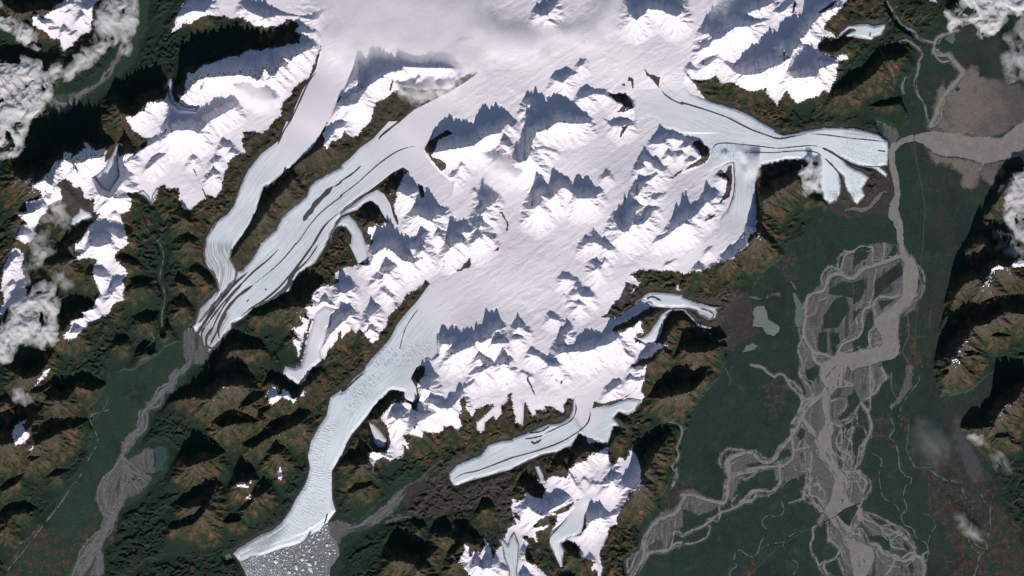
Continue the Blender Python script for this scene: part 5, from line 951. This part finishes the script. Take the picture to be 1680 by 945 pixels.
# ---- clouds: closed bodies of even mist, thick where the cloud is bright
def cloud_mat(name, dens):
    m, nt, ns, ln = mat(name); out = ns.new('ShaderNodeOutputMaterial')
    v = ns.new('ShaderNodeVolumePrincipled'); v.inputs['Color'].default_value = (.999, .993, .993, 1); v.inputs['Density'].default_value = dens*2.9; v.inputs['Anisotropy'].default_value = .15
    ln.new(v.outputs[0], out.inputs['Volume']); return m
for k, (lab, zc, th, dens, poly) in enumerate(CLOUDS):
    pts = P(poly); R_ = 60 if 'smooth' in lab else 14; f = new(-float(R_)); poly_sdf(f, pts, R_)
    sx, sy = (GX*1.0, GY*1.0)
    i0, i1, j0, j1 = win(min(p[0] for p in pts)-16, max(p[0] for p in pts)+16, min(p[1] for p in pts)-16, max(p[1] for p in pts)+16)
    sx = GX[j0:j1, i0:i1]; sy = GY[j0:j1, i0:i1]; f = f[j0:j1, i0:i1]; cc = nC[j0:j1, i0:i1]
    w = fbm(sx/30+k*3.1+.9*cc, sy/38-k*1.7, 5, 300+k, .52)
    w2 = ridged(sx/12+w*2.2, sy/24+w*1.5, 4, 330+k, .5)
    t = sstep(-8, 13, f+w*13)*np.clip(.58+w*1.5+.6*(w2-.55), 0, 1.7)**1.25
    if 'smooth' in lab: t = sstep(-8, 58, f+w*16)*np.clip(.9+.4*w, 0, 1.2)
    elif 'soft' in lab: t = sstep(-4, 13, f+w*5)*np.clip(.8+.5*w, 0, 1.2)
    t = np.where(f > -13, t, 0); keep = t > .015
    keep = keep & (t > 0)
    u, q = grid_faces(keep)
    if len(q) < 10: continue
    T = (t.ravel()[u]*th).astype(F); xx = wx(sx.ravel()[u]); yy = wy(sy.ravel()[u]); n = len(u)
    brd = np.zeros(n, bool)
    # border vertices are pinned so that upper and lower skins meet
    e = np.concatenate([q[:, [0, 1]], q[:, [1, 2]], q[:, [2, 3]], q[:, [3, 0]]]); es = np.sort(e, 1); key = es[:, 0].astype(np.int64)*n+es[:, 1]
    uq, idx, cnt = np.unique(key, return_index=True, return_counts=True); be = e[idx[cnt == 1]]
    brd[be.ravel()] = True
    T = np.where(brd, .02, T)
    up = np.stack([xx, yy, zc+T*.7], 1); lo = np.stack([xx, yy, zc-T*.3], 1)
    co = np.concatenate([up, lo]); side = np.stack([be[:, 1], be[:, 0], be[:, 0]+n, be[:, 1]+n], 1)
    fs = np.concatenate([q, q[:, ::-1]+n, side])
    o = mesh_obj('cloud', co, fs, cloud_mat('cloud_mist', dens), None, True); tag(o, lab, 'cloud')

# ---- rail and road bridges
m_br, nt, ns, ln = mat('bridge_steel')
out = ns.new('ShaderNodeOutputMaterial'); pb = ns.new('ShaderNodeBsdfPrincipled'); no = ns.new('ShaderNodeTexNoise'); no.inputs['Scale'].default_value = 3.
mx = ns.new('ShaderNodeMix'); mx.data_type = 'RGBA'; mx.inputs['A'].default_value = (.03, .03, .03, 1); mx.inputs['B'].default_value = (.05, .05, .048, 1); ln.new(no.outputs['Fac'], mx.inputs['Factor']); ln.new(mx.outputs['Result'], pb.inputs['Base Color']); pb.inputs['Roughness'].default_value = .7; ln.new(pb.outputs[0], out.inputs[0])
def boxes(name, lst, parent):
    co, fs, off = [], [], 0
    for (a, b, w, z0, z1) in lst:
        dx, dy = b[0]-a[0], b[1]-a[1]; L = math.hypot(dx, dy); nx, ny = -dy/L*w/2, dx/L*w/2
        c = [(a[0]+nx, a[1]+ny), (b[0]+nx, b[1]+ny), (b[0]-nx, b[1]-ny), (a[0]-nx, a[1]-ny)]
        co += [(x, y, z0) for x, y in c]+[(x, y, z1) for x, y in c]
        fs += [tuple(off+i for i in t) for t in ((3, 2, 1, 0), (4, 5, 6, 7), (0, 1, 5, 4), (1, 2, 6, 5), (2, 3, 7, 6), (3, 0, 4, 7))]; off += 8
    return mesh_obj(name, np.array(co, F), np.array(fs, np.int32), m_br, parent, False)
def bridge(label, a, b, w, spans):
    A = (wx(a[0]), wy(a[1])); B = (wx(b[0]), wy(b[1])); c = ((A[0]+B[0])/2, (A[1]+B[1])/2)
    r = bpy.data.objects.new('bridge', None); CO.objects.link(r); r.location = (c[0], c[1], 0); tag(r, label, 'bridge')
    a = (A[0]-c[0], A[1]-c[1]); b = (B[0]-c[0], B[1]-c[1]); L = math.hypot(b[0]-a[0], b[1]-a[1]); nx, ny = -(b[1]-a[1])/L, (b[0]-a[0])/L
    boxes('deck', [(a, b, w, .42, .52)], r)
    at = lambda t, s: (a[0]+(b[0]-a[0])*t+nx*s, a[1]+(b[1]-a[1])*t+ny*s)
    for s in (-w*.42, w*.42):
        boxes('truss', [(at(i/spans+.02, s), at((i+1)/spans-.02, s), .06, .53, .60+.18*(1 if i % 2 else .7)) for i in range(spans)], r)
    for i in range(1, spans): boxes('pier', [(at(i/spans-.012, 0), at(i/spans+.012, 0), w*.8, -.4, .415)], r)
bridge('dark steel bridge crossing the silty river beside the glacier front', (1499.3, 218.5), (1499.9, 232.5), 1.0, 4)
bridge('dark road bridge over the right arm of the braided river', (1397.5, 832.5), (1412, 825.5), .9, 4)
bridge('short dark road bridge over the main trunk of the braided river', (1352, 857), (1361, 852.5), .9, 3)

# ---- gravel road
m_road, nt, ns, ln = mat('gravel_road')
out = ns.new('ShaderNodeOutputMaterial'); pb = ns.new('ShaderNodeBsdfPrincipled'); no = ns.new('ShaderNodeTexNoise'); no.inputs['Scale'].default_value = 2.
mx = ns.new('ShaderNodeMix'); mx.data_type = 'RGBA'; mx.inputs['A'].default_value = (.07, .075, .068, 1); mx.inputs['B'].default_value = (.10, .10, .09, 1); ln.new(no.outputs['Fac'], mx.inputs['Factor']); ln.new(mx.outputs['Result'], pb.inputs['Base Color']); pb.inputs['Roughness'].default_value = .9; ln.new(pb.outputs[0], out.inputs[0])
def zat(x, y): return float(z[int(round(y-Y0)), int(round(x-X0))])
for s in ("@51 475,150 480,230 490,300 505,380 520,460 535,530 548,610 555,700 545,800 540,945 @52 528,100 520,250 510,400 495,550 480,700 480,900", "@44 1085,528 1000,570 850,650 700,760 600,860 500,945", "@g 1363,851.5 1380,843 1396,834"):
    pts = smooth_line(P(s), 6); co = []; fs = []
    for i, p in enumerate(pts):
        a = pts[max(i-1, 0)]; b = pts[min(i+1, len(pts)-1)]; L = math.hypot(b[0]-a[0], b[1]-a[1])+1e-6; nx, ny = -(b[1]-a[1])/L*.32, (b[0]-a[0])/L*.32
        zz = max(zat(*p), zat(p[0]+1, p[1]), zat(p[0]-1, p[1]), .3)+.05
        co += [(wx(p[0]+nx), wy(p[1]+ny), zz), (wx(p[0]-nx), wy(p[1]-ny), zz), (wx(p[0]+nx*1.6), wy(p[1]+ny*1.6), zz-.35), (wx(p[0]-nx*1.6), wy(p[1]-ny*1.6), zz-.35)]
        if i: k = 4*i; fs += [(k-4, k-3, k+1, k), (k-2, k-4, k, k+2), (k-3, k-1, k+3, k+1)]
    o = mesh_obj('gravel_road', np.array(co, F), np.array(fs, np.int32), m_road); o['kind'] = 'structure'

# ---------------------------------------------------------------- light, sky, camera
AZ = math.radians(177.0)
w = bpy.data.worlds.new('World'); sc.world = w; w.use_nodes = True; nt = w.node_tree
sky = nt.nodes.new('ShaderNodeTexSky'); sky.sky_type = 'NISHITA'; sky.sun_disc = False; sky.sun_elevation = EL; sky.sun_rotation = AZ; sky.altitude = 2000
nt.links.new(sky.outputs[0], nt.nodes['Background'].inputs[0]); nt.nodes['Background'].inputs[1].default_value = SKY
sd = bpy.data.lights.new('sun', 'SUN'); sd.energy = SUN; sd.angle = math.radians(.5); sd.color = (1, .93, .875)
so = bpy.data.objects.new('sun', sd); CO.objects.link(so); so.rotation_euler = (math.pi/2-EL, 0, math.pi-AZ)
cd = bpy.data.cameras.new('camera'); cam = bpy.data.objects.new('camera', cd); CO.objects.link(cam)
H = 11667.0
cam.location = (0, 0, H); cam.rotation_euler = (0, 0, 0); cd.sensor_width = 36; cd.lens = 36*H/1680.0; cd.clip_start = 100; cd.clip_end = 40000
sc.camera = cam
sc.render.engine = 'CYCLES'
sc.view_settings.view_transform = 'Standard'; sc.view_settings.look = 'None'; sc.view_settings.gamma = 1; sc.view_settings.exposure = EXPO
sc.cycles.volume_bounces = 10; sc.cycles.max_bounces = 12
